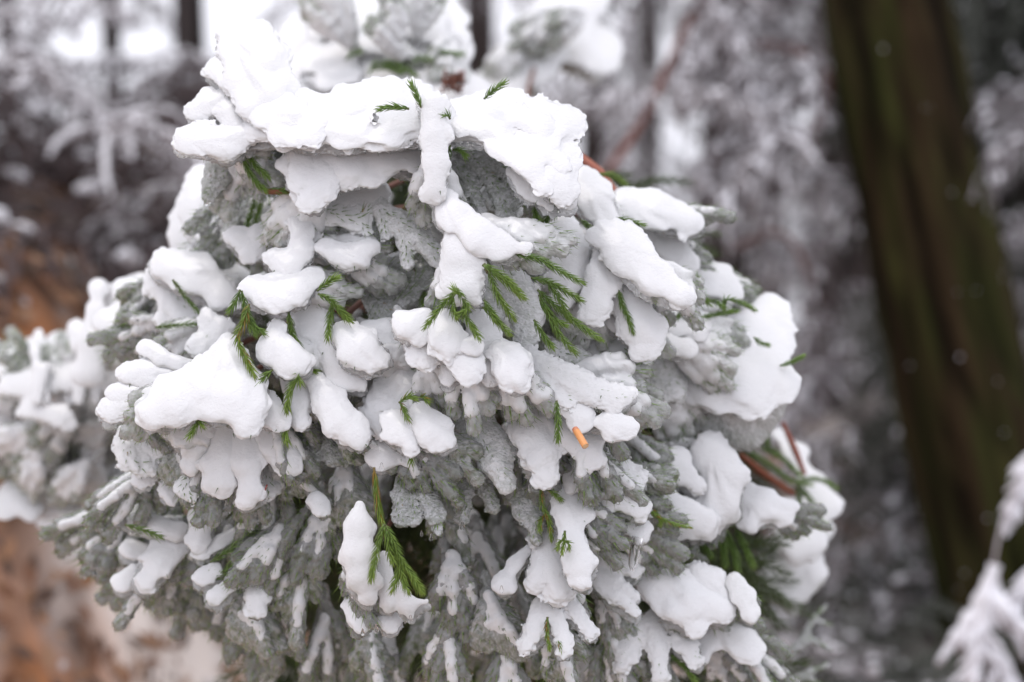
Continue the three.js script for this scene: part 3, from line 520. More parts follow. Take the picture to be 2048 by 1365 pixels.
{ // fingers that point to the right, snow along their backs
  b = newBough(1210, 990, 1.50);
  mass(b, 1.43, [S(1180, 965, 20, 1225, 995, 24, 1275, 1018, 22)], { edge: 3, green: 0.5, up: -0.1 });
  mass(b, 1.45, [S(1185, 1010, 20, 1235, 1040, 24, 1278, 1062, 18)], { edge: 3, green: 0.3 });
  mass(b, 1.44, [S(1200, 915, 18, 1240, 942, 22, 1270, 958, 18)], { crust: 0.4, green: 0.4 });
  mass(b, 1.43, [S(1155, 1065, 14, 1195, 1080, 16, 1228, 1072, 14)], { crust: 0.5, green: 0.4 });
  mass(b, 1.47, [S(1160, 1095, 16, 1210, 1115, 18, 1270, 1140, 15), S(1180, 1150, 16, 1230, 1190, 16, 1270, 1225, 12), S(1170, 1125, 16, 1225, 1160, 15, 1270, 1195, 12)], { crust: 0.4, green: 0.55, k: 7 });
  sprig(b, 1.46, [[1232, 910, 1245, 930, 1252, 942], [1268, 965, 1290, 1005, 1310, 1030, 1345, 1048, 1380, 1056], [1300, 1015, 1318, 1035, 1322, 1050]], { len: 0.006, tone: 0.35, brown: 0.2 });
  part('ice_drop', new Soup().tube([P(1275, 1075, 1.43), P(1270, 1100, 1.43), P(1266, 1130, 1.43), P(1264, 1142, 1.43)].map(rel), [0.006, 0.0055, 0.005, 0.002], 10, () => [1, 1, 1]).geo(), M.clearIce, b);
}
{ // the big splayed hand right of the middle
  b = newBough(1240, 520, 1.48);
  mass(b, 1.43, [S(1222, 492, 36, 1210, 550, 30, 1192, 606, 24, 1184, 630, 17)], { sy: 0.5, edge: 3 });
  mass(b, 1.435, [S(1232, 510, 42, 1262, 600, 34, 1280, 650, 36, 1286, 690, 19), S(1300, 660, 22)], { sy: 0.5, edge: 2.8, k: 22 });
  mass(b, 1.425, [S(1245, 495, 42, 1305, 550, 34, 1352, 584, 24), S(1205, 472, 22, 1250, 468, 26)], { sy: 0.6, edge: 2.2, k: 22 });
  mass(b, 1.45, [S(1234, 610, 18, 1232, 640, 15, 1232, 652, 12)], { edge: 2, green: 0.2 });
  sprig(b, 1.425, [[1236, 578, 1245, 610, 1258, 640, 1266, 664], [1293, 585, 1310, 600]], { len: 0.008 });
  sprig(b, 1.47, [[1162, 440, 1175, 452, 1190, 470], [1210, 462, 1225, 454], [1232, 436, 1255, 442, 1285, 450]], { len: 0.008 });
  mass(b, 1.46, [S(1126, 448, 24, 1138, 505, 36, 1135, 560, 30, 1130, 580, 20)], { edge: 3, crust: 0.15 });
  mass(b, 1.47, [S(1240, 690, 22, 1265, 720, 24, 1270, 750, 12), S(1200, 700, 22, 1215, 730, 14), S(1190, 650, 24, 1210, 690, 20)], { crust: 0.5, green: 0.35 });
  drops(b, 1.46, [1260, 766, 6]);
}
{ // long lobes on the right shoulder, further back
  b = newBough(1280, 430, 1.60);
  mass(b, 1.52, [S(1168, 362, 26, 1190, 398, 36, 1212, 440, 22)], { sy: 0.7, edge: 2.2 });
  mass(b, 1.57, [S(1248, 402, 26, 1310, 416, 33, 1372, 442, 25)], { sy: 0.7, edge: 2.2 });
  mass(b, 1.60, [S(1270, 450, 44, 1330, 470, 38, 1360, 520, 30)], { edge: 3 });
  mass(b, 1.62, [S(1370, 530, 34, 1425, 562, 30, 1458, 582, 20), S(1320, 510, 40, 1380, 560, 34)], { sy: 0.8, edge: 2.6 });
  part('branch', new Soup().tube([P(1120, 295, 1.70), P(1165, 318, 1.68), P(1200, 345, 1.66), P(1232, 388, 1.64), P(1260, 460, 1.63)].map(rel), [0.006, 0.0058, 0.0055, 0.005, 0.004], 8, () => [0.33, 0.115, 0.075]).geo(), M.farTwig, b);
  sprig(b, 1.60, [[1195, 348, 1225, 352, 1250, 370, 1272, 405]], { len: 0.009, tone: 0.6 });
  sprig(b, 1.55, [[1385, 575, 1380, 600, 1360, 630, 1330, 655], [1370, 610, 1372, 650, 1377, 690], [1390, 570, 1395, 555], [1365, 610, 1400, 590, 1420, 610], [1390, 640, 1430, 630, 1475, 622], [1450, 620, 1452, 600, 1480, 605, 1510, 620], [1355, 670, 1335, 690], [1420, 600, 1445, 615]], { len: 0.0075 });
}
{ // the round mound at the right
  b = newBough(1480, 740, 1.66);
  mass(b, 1.60, [S(1542, 622, 30, 1510, 655, 46, 1460, 690, 50, 1400, 700, 34), S(1470, 700, 60, 1530, 735, 50, 1562, 765, 26), S(1560, 680, 26), S(1440, 740, 58, 1500, 770, 54), S(1345, 715, 34, 1400, 725, 54, 1420, 760, 50)], { sy: 0.9, k: 26, lump: 5, edge: 3 });
  mass(b, 1.60, [S(1420, 770, 50, 1470, 810, 56, 1520, 820, 44, 1552, 790, 26), S(1400, 820, 34, 1360, 870, 26), S(1440, 850, 40, 1500, 870, 34)], { sy: -0.1, crust: 0.7, green: 0.15, k: 14, lump: 6 });
  mass(b, 1.52, [S(1340, 690, 20, 1368, 693, 18)], { edge: 2.5 });
  sprig(b, 1.58, [[1560, 732, 1580, 726, 1606, 714], [1508, 675, 1520, 685, 1535, 690]], { len: 0.0075 });
}
{ // the crooked lumps below the mound
  b = newBough(1400, 960, 1.60);
  mass(b, 1.53, [S(1250, 905, 24, 1300, 930, 27, 1350, 930, 27, 1395, 970, 22)], { edge: 3, sy: 0.4 });
  mass(b, 1.52, [S(1285, 935, 26, 1315, 985, 26, 1365, 1035, 32, 1405, 1045, 28)], { edge: 4, sy: 0.3 });
  mass(b, 1.54, [S(1420, 905, 38, 1450, 950, 36, 1440, 1000, 40, 1405, 1035, 38)], { edge: 3, sy: 0.3 });
  mass(b, 1.58, [S(1490, 990, 24, 1530, 1010, 30, 1560, 1020, 22), S(1500, 1040, 18)], { edge: 3 });
  sprig(b, 1.60, [[1400, 1050, 1440, 1048, 1510, 1040], [1430, 1055, 1445, 1090, 1450, 1130], [1470, 1055, 1490, 1095, 1505, 1130], [1395, 1070, 1420, 1110], [1340, 1085, 1365, 1120], [1450, 1060, 1470, 1110, 1475, 1150], [1380, 1080, 1390, 1120], [1350, 1060, 1340, 1100]], { len: 0.011, step: 0.0006 });
}
{ // lower right fan
  b = newBough(1390, 1180, 1.56);
  mass(b, 1.49, [S(1300, 1125, 22, 1320, 1160, 34, 1380, 1200, 38, 1440, 1215, 28), S(1280, 1150, 18, 1350, 1220, 24, 1385, 1250, 18)], { edge: 3, sy: 0.6, k: 18 });
  mass(b, 1.50, [S(1395, 1150, 22, 1420, 1165, 27, 1438, 1195, 22)], { edge: 4, crust: 0.3 });
  mass(b, 1.49, [S(1468, 1160, 14, 1485, 1190, 17, 1500, 1225, 13)], { edge: 2, green: 0.3 });
  mass(b, 1.52, [S(1440, 1245, 36, 1485, 1275, 30, 1500, 1300, 22), S(1410, 1280, 22, 1400, 1310, 14)], { edge: 3.5, green: 0.2, sy: 0.7 });
  mass(b, 1.49, [S(1310, 1240, 22, 1315, 1290, 20, 1322, 1350, 16), S(1355, 1250, 20, 1375, 1290, 20, 1390, 1320, 14), S(1280, 1250, 22, 1255, 1300, 22, 1245, 1330, 14)], { crust: 0.35, green: 0.35, k: 8 });
  sprig(b, 1.50, [[1468, 1205, 1485, 1230, 1503, 1240], [1340, 1310, 1370, 1335, 1390, 1362]], { len: 0.009 });
}
{ // the hanging shoot with its long tooth of ice, low in the middle
  b = newBough(760, 1080, 1.43);
  mass(b, 1.345, [S(720, 1012, 9, 716, 1050, 22, 718, 1110, 28, 724, 1160, 27, 734, 1190, 15)], { sy: 0.15, edge: 2.0, lump: 2 });
  mass(b, 1.355, [S(768, 1115, 12, 770, 1170, 17, 775, 1205, 15), S(800, 1175, 14, 816, 1210, 16, 822, 1234, 6), S(826, 1205, 11, 852, 1204, 8)], { sy: 0.15, edge: 3, k: 8 });
  mass(b, 1.375, [S(712, 1205, 20, 722, 1240, 20, 724, 1258, 8), S(765, 1215, 22, 782, 1240, 20, 786, 1260, 7), S(745, 1220, 16)], { edge: 2.6, green: 0.2 });
  drops(b, 1.35, [821, 1243, 6, 725, 1268, 5, 752, 1262, 6]);
  sprig(b, 1.345, [[748, 935, 752, 980, 760, 1030, 772, 1062]], { len: 0.014, tone: 0.55, brown: 0.45, spread: 0.3 });
  sprig(b, 1.335, [[768, 1048, 758, 1085, 748, 1125, 742, 1160], [770, 1050, 785, 1080, 800, 1115, 822, 1150, 845, 1185], [790, 1090, 800, 1130, 808, 1165, 815, 1182], [772, 1060, 778, 1100, 785, 1125], [806, 1120, 795, 1150, 785, 1180], [815, 1135, 830, 1165, 838, 1182]], { len: 0.0095, tone: 0.4 });
  mass(b, 1.41, [S(632, 1000, 14, 640, 1012, 14)], { edge: 3.5, green: 0.3 });
}
{ // low left: fat white fingers
  b = newBough(320, 1090, 1.58);
  mass(b, 1.52, [S(233, 1015, 16, 268, 1035, 20, 315, 1052, 18, 350, 1060, 16)], { edge: 2.6, green: 0.3 });
  mass(b, 1.51, [S(350, 1080, 26, 318, 1122, 29, 292, 1160, 25)], { edge: 2.6, green: 0.2 });
  mass(b, 1.54, [S(262, 1100, 20, 290, 1105, 16), S(245, 1165, 18, 265, 1150, 18)], { edge: 3 });
  mass(b, 1.49, [S(420, 1010, 19, 402, 1040, 20, 398, 1075, 20), S(432, 1020, 16)], { edge: 3.5, green: 0.25 });
  mass(b, 1.46, [S(505, 1160, 17, 512, 1190, 20, 508, 1215, 15)], { edge: 3, crust: 0.3, green: 0.35 });
  mass(b, 1.47, [S(405, 1155, 17, 430, 1140, 14), S(430, 1195, 17, 460, 1170, 14, 490, 1130, 12), S(400, 1105, 14, 440, 1085, 13, 480, 1060, 11), S(475, 1140, 12, 520, 1070, 12)], { edge: 3, green: 0.5, k: 7 });
  sprig(b, 1.47, [[410, 1160, 440, 1150, 475, 1120], [420, 1125, 460, 1100, 500, 1060], [440, 1210, 475, 1180, 510, 1120], [250, 1050, 290, 1062, 320, 1075]], { len: 0.01, step: 0.0011 });
}
{ // large white swell at the left shoulder
  b = newBough(380, 580, 1.62);
  mass(b, 1.54, [S(332, 530, 32, 385, 548, 36, 440, 590, 28, 470, 602, 16)], { sy: 0.7, edge: 2.6, green: 0.15 });
  mass(b, 1.56, [S(330, 560, 40, 370, 620, 40, 410, 660, 30), S(330, 640, 20, 370, 650, 18)], { edge: 4, crust: 0.5, green: 0.35 });
  mass(b, 1.50, [S(440, 650, 18, 420, 640, 14), S(400, 690, 22, 430, 670, 18)], { crust: 0.3, green: 0.3 });
  sprig(b, 1.52, [[345, 560, 375, 600, 410, 640], [310, 655, 360, 650, 410, 648], [395, 690, 420, 685, 440, 682]], { len: 0.008, step: 0.0012 });
  mass(b, 1.74, [S(390, 420, 40, 375, 470, 34, 372, 520, 28), S(420, 400, 40, 460, 440, 36)], { edge: 3 });
  mass(b, 1.62, [S(425, 500, 22, 415, 470, 18), S(440, 540, 26, 480, 555, 22)], { edge: 3 });
  mass(b, 1.55, [S(455, 470, 17, 470, 430, 17, 490, 400, 16), S(490, 520, 15, 505, 460, 20, 515, 410, 20), S(545, 500, 20, 550, 450, 22, 540, 410, 20)], { crust: 0.6, green: 0.9, k: 7 });
  sprig(b, 1.53, [[495, 520, 505, 470, 520, 410], [470, 510, 490, 460, 510, 400], [480, 505, 478, 480]], { len: 0.009 });
}
{ // the left end, out of focus: upright finger and swells behind it
  b = newBough(230, 650, 1.85);
  mass(b, 1.80, [S(196, 574, 14, 190, 620, 15, 184, 680, 22, 180, 740, 26)], { edge: 3 });
  mass(b, 1.82, [S(232, 590, 26, 280, 600, 44, 290, 660, 50, 250, 700, 40)], { edge: 4, green: 0.4 });
  sprig(b, 1.78, [[230, 620, 240, 670, 240, 720], [260, 620, 265, 670, 260, 720], [300, 640, 300, 690, 290, 730], [215, 650, 220, 720]], { len: 0.012, step: 0.0016 });
}
for (let i = 0; i < 6; i++) { const u = rnd(), x = mix(560, 930, u) + rr(-15, 15), y = mix(150, 40, Math.min(1, u * 2)) + rr(-10, 60); putSpray(x, y, rr(1.88, 2.0), rr(-0.9, 0.9) + (rnd() < 0.35 ? 3.0 : 0), rr(0.8, 1.15), rr(-0.6, -0.1), rr(-0.5, 0.5), undefined, snowSprays); }
for (let i = 0; i < 8; i++) { const u = rnd(); putSpray(mix(1150, 1000, u) + rr(-50, 60), mix(0, 170, u) + rr(-20, 40), rr(2.4, 2.62), rr(-0.9, 1.2), rr(1, 1.4), rr(-0.6, 0), rr(-0.5, 0.5), undefined, snowSprays); }
{ // more swells down the left shoulder
  b = newBough(260, 620, 1.8);
  mass(b, 1.72, [S(250, 575, 22, 300, 590, 34, 350, 600, 30), S(215, 640, 24, 260, 650, 34, 300, 680, 30)], { sy: 0.8 });
  for (let x = 4; x < 300; x += 17) { const top = 715 - 0.16 * x + rr(-36, 40), lean = rr(-34, 26); mass(b, rr(1.88, 2.06), [S(x, 800, 12, x + lean * 0.4, 765, 12, x + lean, top + 14, 11, x + lean + rr(-6, 6), top, 9), S(x + lean * 0.5, 775, 9, x + lean * 0.5 + rr(-26, 26), 740 - 0.1 * x, 8)], { sy: 0.55, under: false, green: 0.14, core: false, cell: 5.5, edge: 5, k: 10, crust: 0.15 }); }
  for (let i = 0; i < 16; i++) putSpray(rr(0, 300), rr(770, 830), rr(1.92, 2.08), 3.14 + rr(-0.8, 0.8), rr(0.7, 0.95), rr(-0.4, 0.3), rr(-0.6, 0.6), undefined, snowSprays);
  mass(b, 1.9, [S(20, 770, 24, 70, 765, 28, 130, 755, 26), S(150, 745, 24, 200, 740, 34, 250, 760, 30), S(60, 820, 24, 120, 830, 22), S(200, 690, 22, 240, 720, 30)], { sy: 0.7, cell: 6, green: 0.2, edge: 6, k: 9 });
  mass(b, 1.88, [S(150, 655, 15, 172, 668, 20), S(165, 690, 18, 200, 720, 24)], { sy: 0.8, cell: 7 });
  mass(b, 1.62, [S(310, 600, 26, 350, 640, 26, 330, 690, 20), S(300, 700, 16, 350, 720, 18)], { sy: 0.6 });
  mass(b, 1.66, [S(400, 360, 26, 385, 400, 24, 392, 450, 20), S(430, 420, 22, 450, 460, 22)], { sy: 0.6 });
  mass(b, 1.58, [S(430, 610, 22, 470, 640, 20, 460, 670, 14), S(400, 560, 24, 450, 570, 20)], { sy: 0.5 });
}
{ // snow and sugar ice on the upper middle
  b = newBough(700, 420, 1.5);
  mass(b, 1.47, [S(600, 390, 24, 640, 415, 28, 690, 405, 26), S(690, 380, 26, 740, 390, 24)], { sy: 0.6 });
  mass(b, 1.47, [S(660, 440, 20, 720, 450, 22, 760, 470, 18)], { crust: 0.6, green: 0.15 });
  mass(b, 1.50, [S(520, 470, 22, 545, 460, 20), S(470, 470, 18, 500, 500, 18)], { sy: 0.5 });
  mass(b, 1.47, [S(940, 310, 22, 985, 335, 26, 1020, 370, 22), S(980, 390, 22, 1020, 420, 22)], { crust: 0.6, green: 0.12 });
  mass(b, 1.46, [S(1120, 600, 24, 1150, 630, 28, 1180, 660, 24), S(1110, 700, 22, 1160, 720, 24)], { crust: 0.6, green: 0.2 });
  mass(b, 1.56, [S(1290, 690, 22, 1320, 720, 28, 1350, 780, 26), S(1270, 760, 20, 1310, 800, 22)], { crust: 0.55, green: 0.25 });
  mass(b, 1.55, [S(1300, 620, 26, 1350, 640, 28, 1390, 650, 20)], { sy: 0.7 });
}
{ // snowy boughs behind the top
  b = newBough(720, 100, 1.98, 0.1);
  mass(b, 1.98, [S(560, 165, 60, 620, 95, 60, 690, 45, 60, 780, 25, 60, 860, 40, 46), S(600, 150, 60, 690, 120, 60, 760, 100, 56), S(830, 70, 50, 890, 90, 36), S(720, 70, 70, 800, 70, 60)], { sy: 1.1, k: 30, lump: 14, edge: 5, cell: 7 });
  mass(b, 1.93, [S(640, 60, 24, 700, 40, 26, 760, 30, 22), S(620, 120, 30, 690, 100, 26), S(720, 90, 22, 780, 80, 26), S(800, 50, 24, 870, 60, 26), S(560, 150, 30, 590, 190, 26), S(650, 160, 26, 700, 150, 22)], { sy: 0.9, lump: 8, cell: 6, k: 10 });
  mass(b, 1.9, [S(700, 160, 50, 780, 140, 30), S(850, 150, 34, 910, 160, 36, 945, 180, 30), S(870, 195, 40, 920, 200, 30)], { sy: 0.9, lump: 6, edge: 4, cell: 8 });
  sprig(b, 1.9, [[735, 152, 750, 130, 790, 128, 830, 150], [690, 120, 715, 105], [855, 95, 885, 105, 925, 108], [820, 125, 838, 118, 860, 120], [740, 140, 770, 135, 800, 145]], { len: 0.012, step: 0.001 });
  const cones = new Soup(); for (let i = 0; i < 70; i++) { const o = rel(P(905 + rr(-20, 20), 165 + rr(-16, 16), 1.86)); const dd = V(rr(-1, 1), rr(-1, 0.5), rr(-0.2, 1)).normalize(); cones.needle(o, dd, V(0, 1, 0), 0.012, 0.005, [0.16, 0.055, 0.035], [0.3, 0.13, 0.09]); }
  part('dry_cone_cluster', cones.geo(), M.needle, b);
  b = newBough(1090, 90, 2.5, 0.3);
  mass(b, 2.5, [S(1150, 5, 48, 1110, 55, 52, 1060, 110, 46, 1010, 160, 44), S(1120, 50, 50, 1165, 85, 34), S(1175, 80, 30, 1200, 100, 30)], { sy: 1.2, k: 30, lump: 8, edge: 5, cell: 9 });
  mass(b, 2.6, [S(1175, 30, 30, 1205, 60, 30), S(1190, 110, 26, 1185, 140, 18)], { crust: 0.3, cell: 10, green: 0.3 });
}
{ // right flank, out of focus: dry red-brown twigs, green shoots, snow on top
  b = newBough(1590, 980, 1.95);
  mass(b, 1.88, [S(1580, 900, 14, 1620, 960, 20, 1660, 1005, 24), S(1580, 1030, 36, 1600, 1080, 40), S(1560, 870, 12, 1590, 905, 14)], { edge: 4, sy: 0.8 });
  mass(b, 1.9, [S(1620, 1060, 40, 1590, 1120, 44, 1560, 1160, 34), S(1610, 1150, 34, 1580, 1190, 28)], { crust: 0.4, green: 0.3 });
  sprig(b, 1.84, [[1490, 900, 1540, 930, 1580, 960, 1620, 970], [1520, 895, 1560, 915, 1600, 950], [1590, 960, 1620, 1000, 1640, 1040], [1600, 960, 1640, 960, 1670, 975], [1540, 900, 1530, 870], [1595, 970, 1600, 1010, 1605, 1040]], { len: 0.011, step: 0.0008 });
  part('dry_twig', new Soup().tube([P(1480, 910, 1.86), P(1530, 950, 1.85), P(1590, 990, 1.85)].map(rel), [0.004, 0.005, 0.003], 6, () => [0.28, 0.09, 0.05]).geo(), M.farTwig, b);
  part('dry_twig', new Soup().tube([P(1565, 845, 1.88), P(1590, 900, 1.87), P(1610, 950, 1.87)].map(rel), [0.003, 0.005, 0.003], 6, () => [0.28, 0.09, 0.06]).geo(), M.farTwig, b);
  b = newBough(1580, 1320, 1.9);
  mass(b, 1.84, [S(1520, 1362, 9, 1570, 1310, 9, 1620, 1280, 8, 1660, 1300, 7), S(1570, 1310, 8, 1545, 1270, 7), S(1600, 1290, 8, 1630, 1235, 7, 1650, 1215, 6), S(1560, 1380, 9, 1620, 1345, 8, 1655, 1330, 6), S(1600, 1350, 7, 1640, 1370, 7), S(1630, 1240, 6, 1660, 1250, 5)], { edge: 5, cell: 5, k: 6, green: 0.35, crust: 0.6, core: true });
}
{ // the stub of orange wood stuck in the ice
  const q = P(1150, 858, 1.352), e = P(1171, 893, 1.335), t = thing('orange_stub', 'short orange stub sticking out of the ice among the snowy shoots', 'cigarette stub', q);
  const s = new Soup(), mid = q.clone().lerp(e, 0.15), end = e.clone().sub(q), r = 0.0034; mid.sub(q);
  s.tube([V(0, 0, 0), mid], [r * 0.9, r], 14, () => [0.62, 0.24, 0.14]); part('burnt_end', s.geo(), M.needle, t);
  const s2 = new Soup(); s2.tube([mid, end], [r, r], 14, () => [0.74, 0.33, 0.12]); part('wrapper', s2.geo(), M.needle, t);
  const s3 = new Soup(); s3.tube([end.clone().multiplyScalar(0.995), end.clone().multiplyScalar(1.012)], [r * 0.86, r * 0.8], 14, () => [0.75, 0.5, 0.28]); part('core', s3.geo(), M.needle, t);
}
// --- frozen sprays between and behind the boughs in front
for (const [x, y, d, rz, sc, w] of [
  [690, 930, 1.47, 0.1, 1], [640, 1010, 1.48, -0.1, 1], [560, 960, 1.49, -0.2, 1], [880, 960, 1.5, 0.1, 1], [900, 1130, 1.47, 0.1, 1.05],
  [560, 1060, 1.47, -0.5, 1], [610, 1120, 1.49, -0.15, 1], [450, 1060, 1.54, -0.7, 1.05], [580, 1190, 1.54, -0.2, 1],
  [980, 1200, 1.46, 0.25, 1.05], [900, 1260, 1.47, -0.05, 1], [1010, 1290, 1.48, 0.15, 1.1], [1200, 1190, 1.52, 0.5, 1], [1220, 1280, 1.51, 0.35, 1],
  [1320, 1080, 1.6, 0.6, 1], [740, 1240, 1.52, 0.05, 1], [1440, 1300, 1.6, 0.4, 1], [1130, 700, 1.5, 0.9, 1],
  [1180, 740, 1.52, 1.0, 1], [1320, 760, 1.58, 0.5, 1], [680, 440, 1.54, -0.2, 1], [860, 430, 1.52, 0.4, 1], [960, 320, 1.52, 0.5, 1], [1040, 330, 1.53, 0.6, 1],
  [520, 290, 1.52, -0.3, 1], [490, 400, 1.6, -0.4, 1.1], [540, 405, 1.58, 0, 1.1], [330, 560, 1.62, -0.9, 1], [320, 640, 1.6, -1.1, 1], [640, 720, 1.47, 0.1, 0.9],
  [720, 740, 1.48, 0.3, 1], [340, 900, 1.52, -0.5, 1], [280, 950, 1.58, -0.6, 1], [1330, 860, 1.6, 0.6, 1], [1240, 860, 1.53, 0.7, 1], [1020, 860, 1.53, 0.2, 1],
]) putSpray(x, y, d, rz, sc, rr(-0.3, 0.15), rr(-0.4, 0.4), w);
// inside of the crown: dark bare shoots, with iced ones among them
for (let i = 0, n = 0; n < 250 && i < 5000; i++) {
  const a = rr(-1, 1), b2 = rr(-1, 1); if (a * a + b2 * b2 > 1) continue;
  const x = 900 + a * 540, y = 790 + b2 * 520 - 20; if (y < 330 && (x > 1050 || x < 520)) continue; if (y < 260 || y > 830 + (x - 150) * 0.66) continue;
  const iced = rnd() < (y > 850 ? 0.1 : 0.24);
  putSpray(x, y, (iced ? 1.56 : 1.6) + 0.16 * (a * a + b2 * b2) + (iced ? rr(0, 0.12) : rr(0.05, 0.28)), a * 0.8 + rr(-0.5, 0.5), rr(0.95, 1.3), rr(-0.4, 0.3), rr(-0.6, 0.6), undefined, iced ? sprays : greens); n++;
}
for (const [x, y, d, rz] of [[960, 1080, 1.56, 0.2], [1010, 1150, 1.6, 0.35], [870, 1190, 1.58, -0.1], [930, 1030, 1.6, 0.1], [650, 1220, 1.56, 0], [1060, 1240, 1.56, 0.3], [770, 1290, 1.57, -0.1], [1150, 1290, 1.57, 0.2], [560, 1130, 1.56, -0.4]]) putSpray(x, y, d, rz, 1.05, rr(-0.3, 0.1), rr(-0.4, 0.4));
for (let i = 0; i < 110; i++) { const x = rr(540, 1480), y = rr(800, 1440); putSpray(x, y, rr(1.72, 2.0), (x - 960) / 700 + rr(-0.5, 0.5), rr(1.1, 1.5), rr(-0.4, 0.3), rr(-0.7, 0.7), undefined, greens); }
// the left wing, further back
for (let i = 0; i < 46; i++) {
  const u = rnd(), x = mix(10, 300, u) + rr(-20, 20), y = mix(790, 850, u) + rr(-70, 130);
  const topSide = y < 790;
  putSpray(x, y, rr(1.92, 2.12), topSide ? rr(-2.7, -1.2) : rr(-1.3, 0.1), rr(0.9, 1.2), rr(-0.3, 0.3), rr(-0.5, 0.5), undefined, rnd() < 0.75 ? snowSprays : sprays);
}
b = newBough(120, 800, 2.0);
for (const [x, y, r] of [[40, 720, 22], [80, 700, 20], [120, 690, 22], [60, 760, 30], [130, 750, 34], [20, 780, 26], [170, 770, 30], [90, 800, 30], [30, 990, 26], [110, 1000, 24], [10, 860, 26]]) mass(b, rr(1.95, 2.08), [S(x - 24, y + 24, r * 0.8, x, y, r), S(x, y, r, x + 30, y + 24, r * 0.8)], { cell: 8, edge: 4, green: 0.2, sy: 0.8 });
mass(b, 2.05, [S(110, 1040, 26, 150, 1080, 34, 230, 1090, 40), S(220, 1040, 40, 260, 1010, 40)], { cell: 8, crust: 0.5, green: 0.4 });
// lower left edge
for (const [x, y, rz] of [[250, 1040, -0.7], [300, 1080, -0.5], [350, 1100, -0.4], [410, 1130, -0.2], [470, 1150, -0.1], [430, 1090, -0.4], [540, 1200, 0], [240, 1000, -0.9], [330, 1040, -0.6]]) putSpray(x, y, rr(1.6, 1.7), rz, 1.1, rr(-0.3, 0.1), rr(-0.4, 0.4));
// ---------------------------------------------------------------- the forest behind
// a frosted bough: stem along +x that sags, side twigs, rime and snow on the upper side
function frostBough(v, { snow = 0.5, n = 13, lenS = 0.34, fat = 1, green = 0, cover = 1 } = {}) {
  const s = new Soup(), dark = green ? [0.045, 0.055, 0.032] : [0.07, 0.042, 0.04], rime = [0.68, 0.65, 0.68];
  const colAt = (f) => (j, nn) => mixc(dark, rime, clamp(sstep(-0.25, 0.6, nn.y + rr(-0.3, 0.3)) * f * cover));
  const tube = (o, d, L, r, sag, seg, f) => { const pts = []; for (let i = 0; i <= seg; i++) { const t = i / seg; pts.push(o.clone().addScaledVector(d, L * t).add(V(rr(-1, 1) * L * 0.03, -sag * L * t * t, rr(-1, 1) * L * 0.03))); } s.tube(pts, pts.map((_, i) => r * (1 - 0.75 * i / seg)), 4, colAt(f)); return pts; };
  const stem = tube(V(0, 0, 0), V(1, 0.1, 0).normalize(), 0.95, 0.011 * fat, 0.45, 7, 0.75);
  const curve = new THREE.CatmullRomCurve3(stem);
  for (let i = 0; i < n; i++) {
    const u = 0.12 + 0.88 * (i + rnd()) / n, o = curve.getPointAt(Math.min(1, u)), t = curve.getTangentAt(Math.min(1, u)), side = i % 2 ? 1 : -1;
    const d = t.clone().multiplyScalar(0.75).add(V(0, rr(-0.35, 0.2), side * rr(0.5, 1))).normalize(), L = lenS * (1.15 - 0.75 * u) * rr(0.7, 1.3);
    const tw = tube(o, d, L, 0.0075 * fat, 0.55, 4, 0.9);
    for (let k = 0; k < 7; k++) {
      const q = tw[1 + (k % 4)], d2 = d.clone().add(V(rr(-0.8, 0.8), rr(-0.9, 0.25), rr(-0.8, 0.8))).normalize();
      tube(q, d2, rr(0.05, 0.13), 0.006 * fat * rr(0.7, 1.5), 0.5, 2, 1);
    }
    if (rnd() < snow) { const q = tw[1 + Math.floor(rnd() * 3)], r = rr(0.012, 0.032); const pts = [q.clone().addScaledVector(d, -r * 1.6), q.clone().addScaledVector(d, -r * 0.6).add(V(0, r * 0.5, 0)), q.clone().addScaledVector(d, r * 0.9).add(V(0, r * 0.2, 0)), q.clone().addScaledVector(d, r * 2)]; s.tube(pts, [r * 0.4, r, r * 0.9, r * 0.3], 6, () => [0.8, 0.79, 0.82]); }
  }
  return s.geo();
}
function snowyBough(v) { // the same bough with fat cushions of snow on its twigs
  const s = new Soup(), stem = []; for (let i = 0; i <= 6; i++) { const t = i / 6; stem.push(V(t * 0.9, 0.08 * t - 0.42 * t * t, rr(-0.02, 0.02))); }
  s.tube(stem, stem.map((_, i) => 0.011 - 0.001 * i), 5, () => [0.11, 0.06, 0.055]);
  const cv = new THREE.CatmullRomCurve3(stem);
  for (let i = 0; i < 20; i++) {
    const u = 0.05 + 0.95 * (i + rnd()) / 20, o = cv.getPointAt(Math.min(1, u)), t = cv.getTangentAt(Math.min(1, u)), d = t.clone().multiplyScalar(rr(0.1, 0.9)).add(V(rr(-0.3, 0.3), rr(-0.6, 0.45), (i % 2 ? 1 : -1) * rr(0.3, 1))).normalize(), L = 0.24 * (1.15 - 0.6 * u) * rr(0.5, 1.3);
    const p = [0, 0.2, 0.5, 0.8, 1].map((f) => o.clone().addScaledVector(d, L * f).add(V(rr(-0.015, 0.015), -0.4 * L * f * f + 0.01, rr(-0.015, 0.015)))), w = rr(0.5, 1.2);
    s.tube(p, [0.006, 0.018, 0.026, 0.02, 0.006].map((r) => r * w * rr(0.6, 1.4)), 7, (j, n) => mixc([0.2, 0.165, 0.16], [0.84, 0.83, 0.86], sstep(-0.7, 0.15, n.y + rr(-0.25, 0.25))));
    for (let k = 0; k < 9; k++) { const q = p[1 + (k % 4)], e = q.clone().add(V(rr(-0.09, 0.09), rr(-0.11, 0.04), rr(-0.09, 0.09))); s.tube([q, q.clone().lerp(e, 0.5), e], [0.006, 0.008, 0.003].map((r) => r * rr(0.6, 1.4)), 4, (j, n) => mixc([0.085, 0.055, 0.052], [0.7, 0.68, 0.71], sstep(-0.3, 0.6, n.y + rr(-0.4, 0.4)))); }
  }
  return s.geo();
}
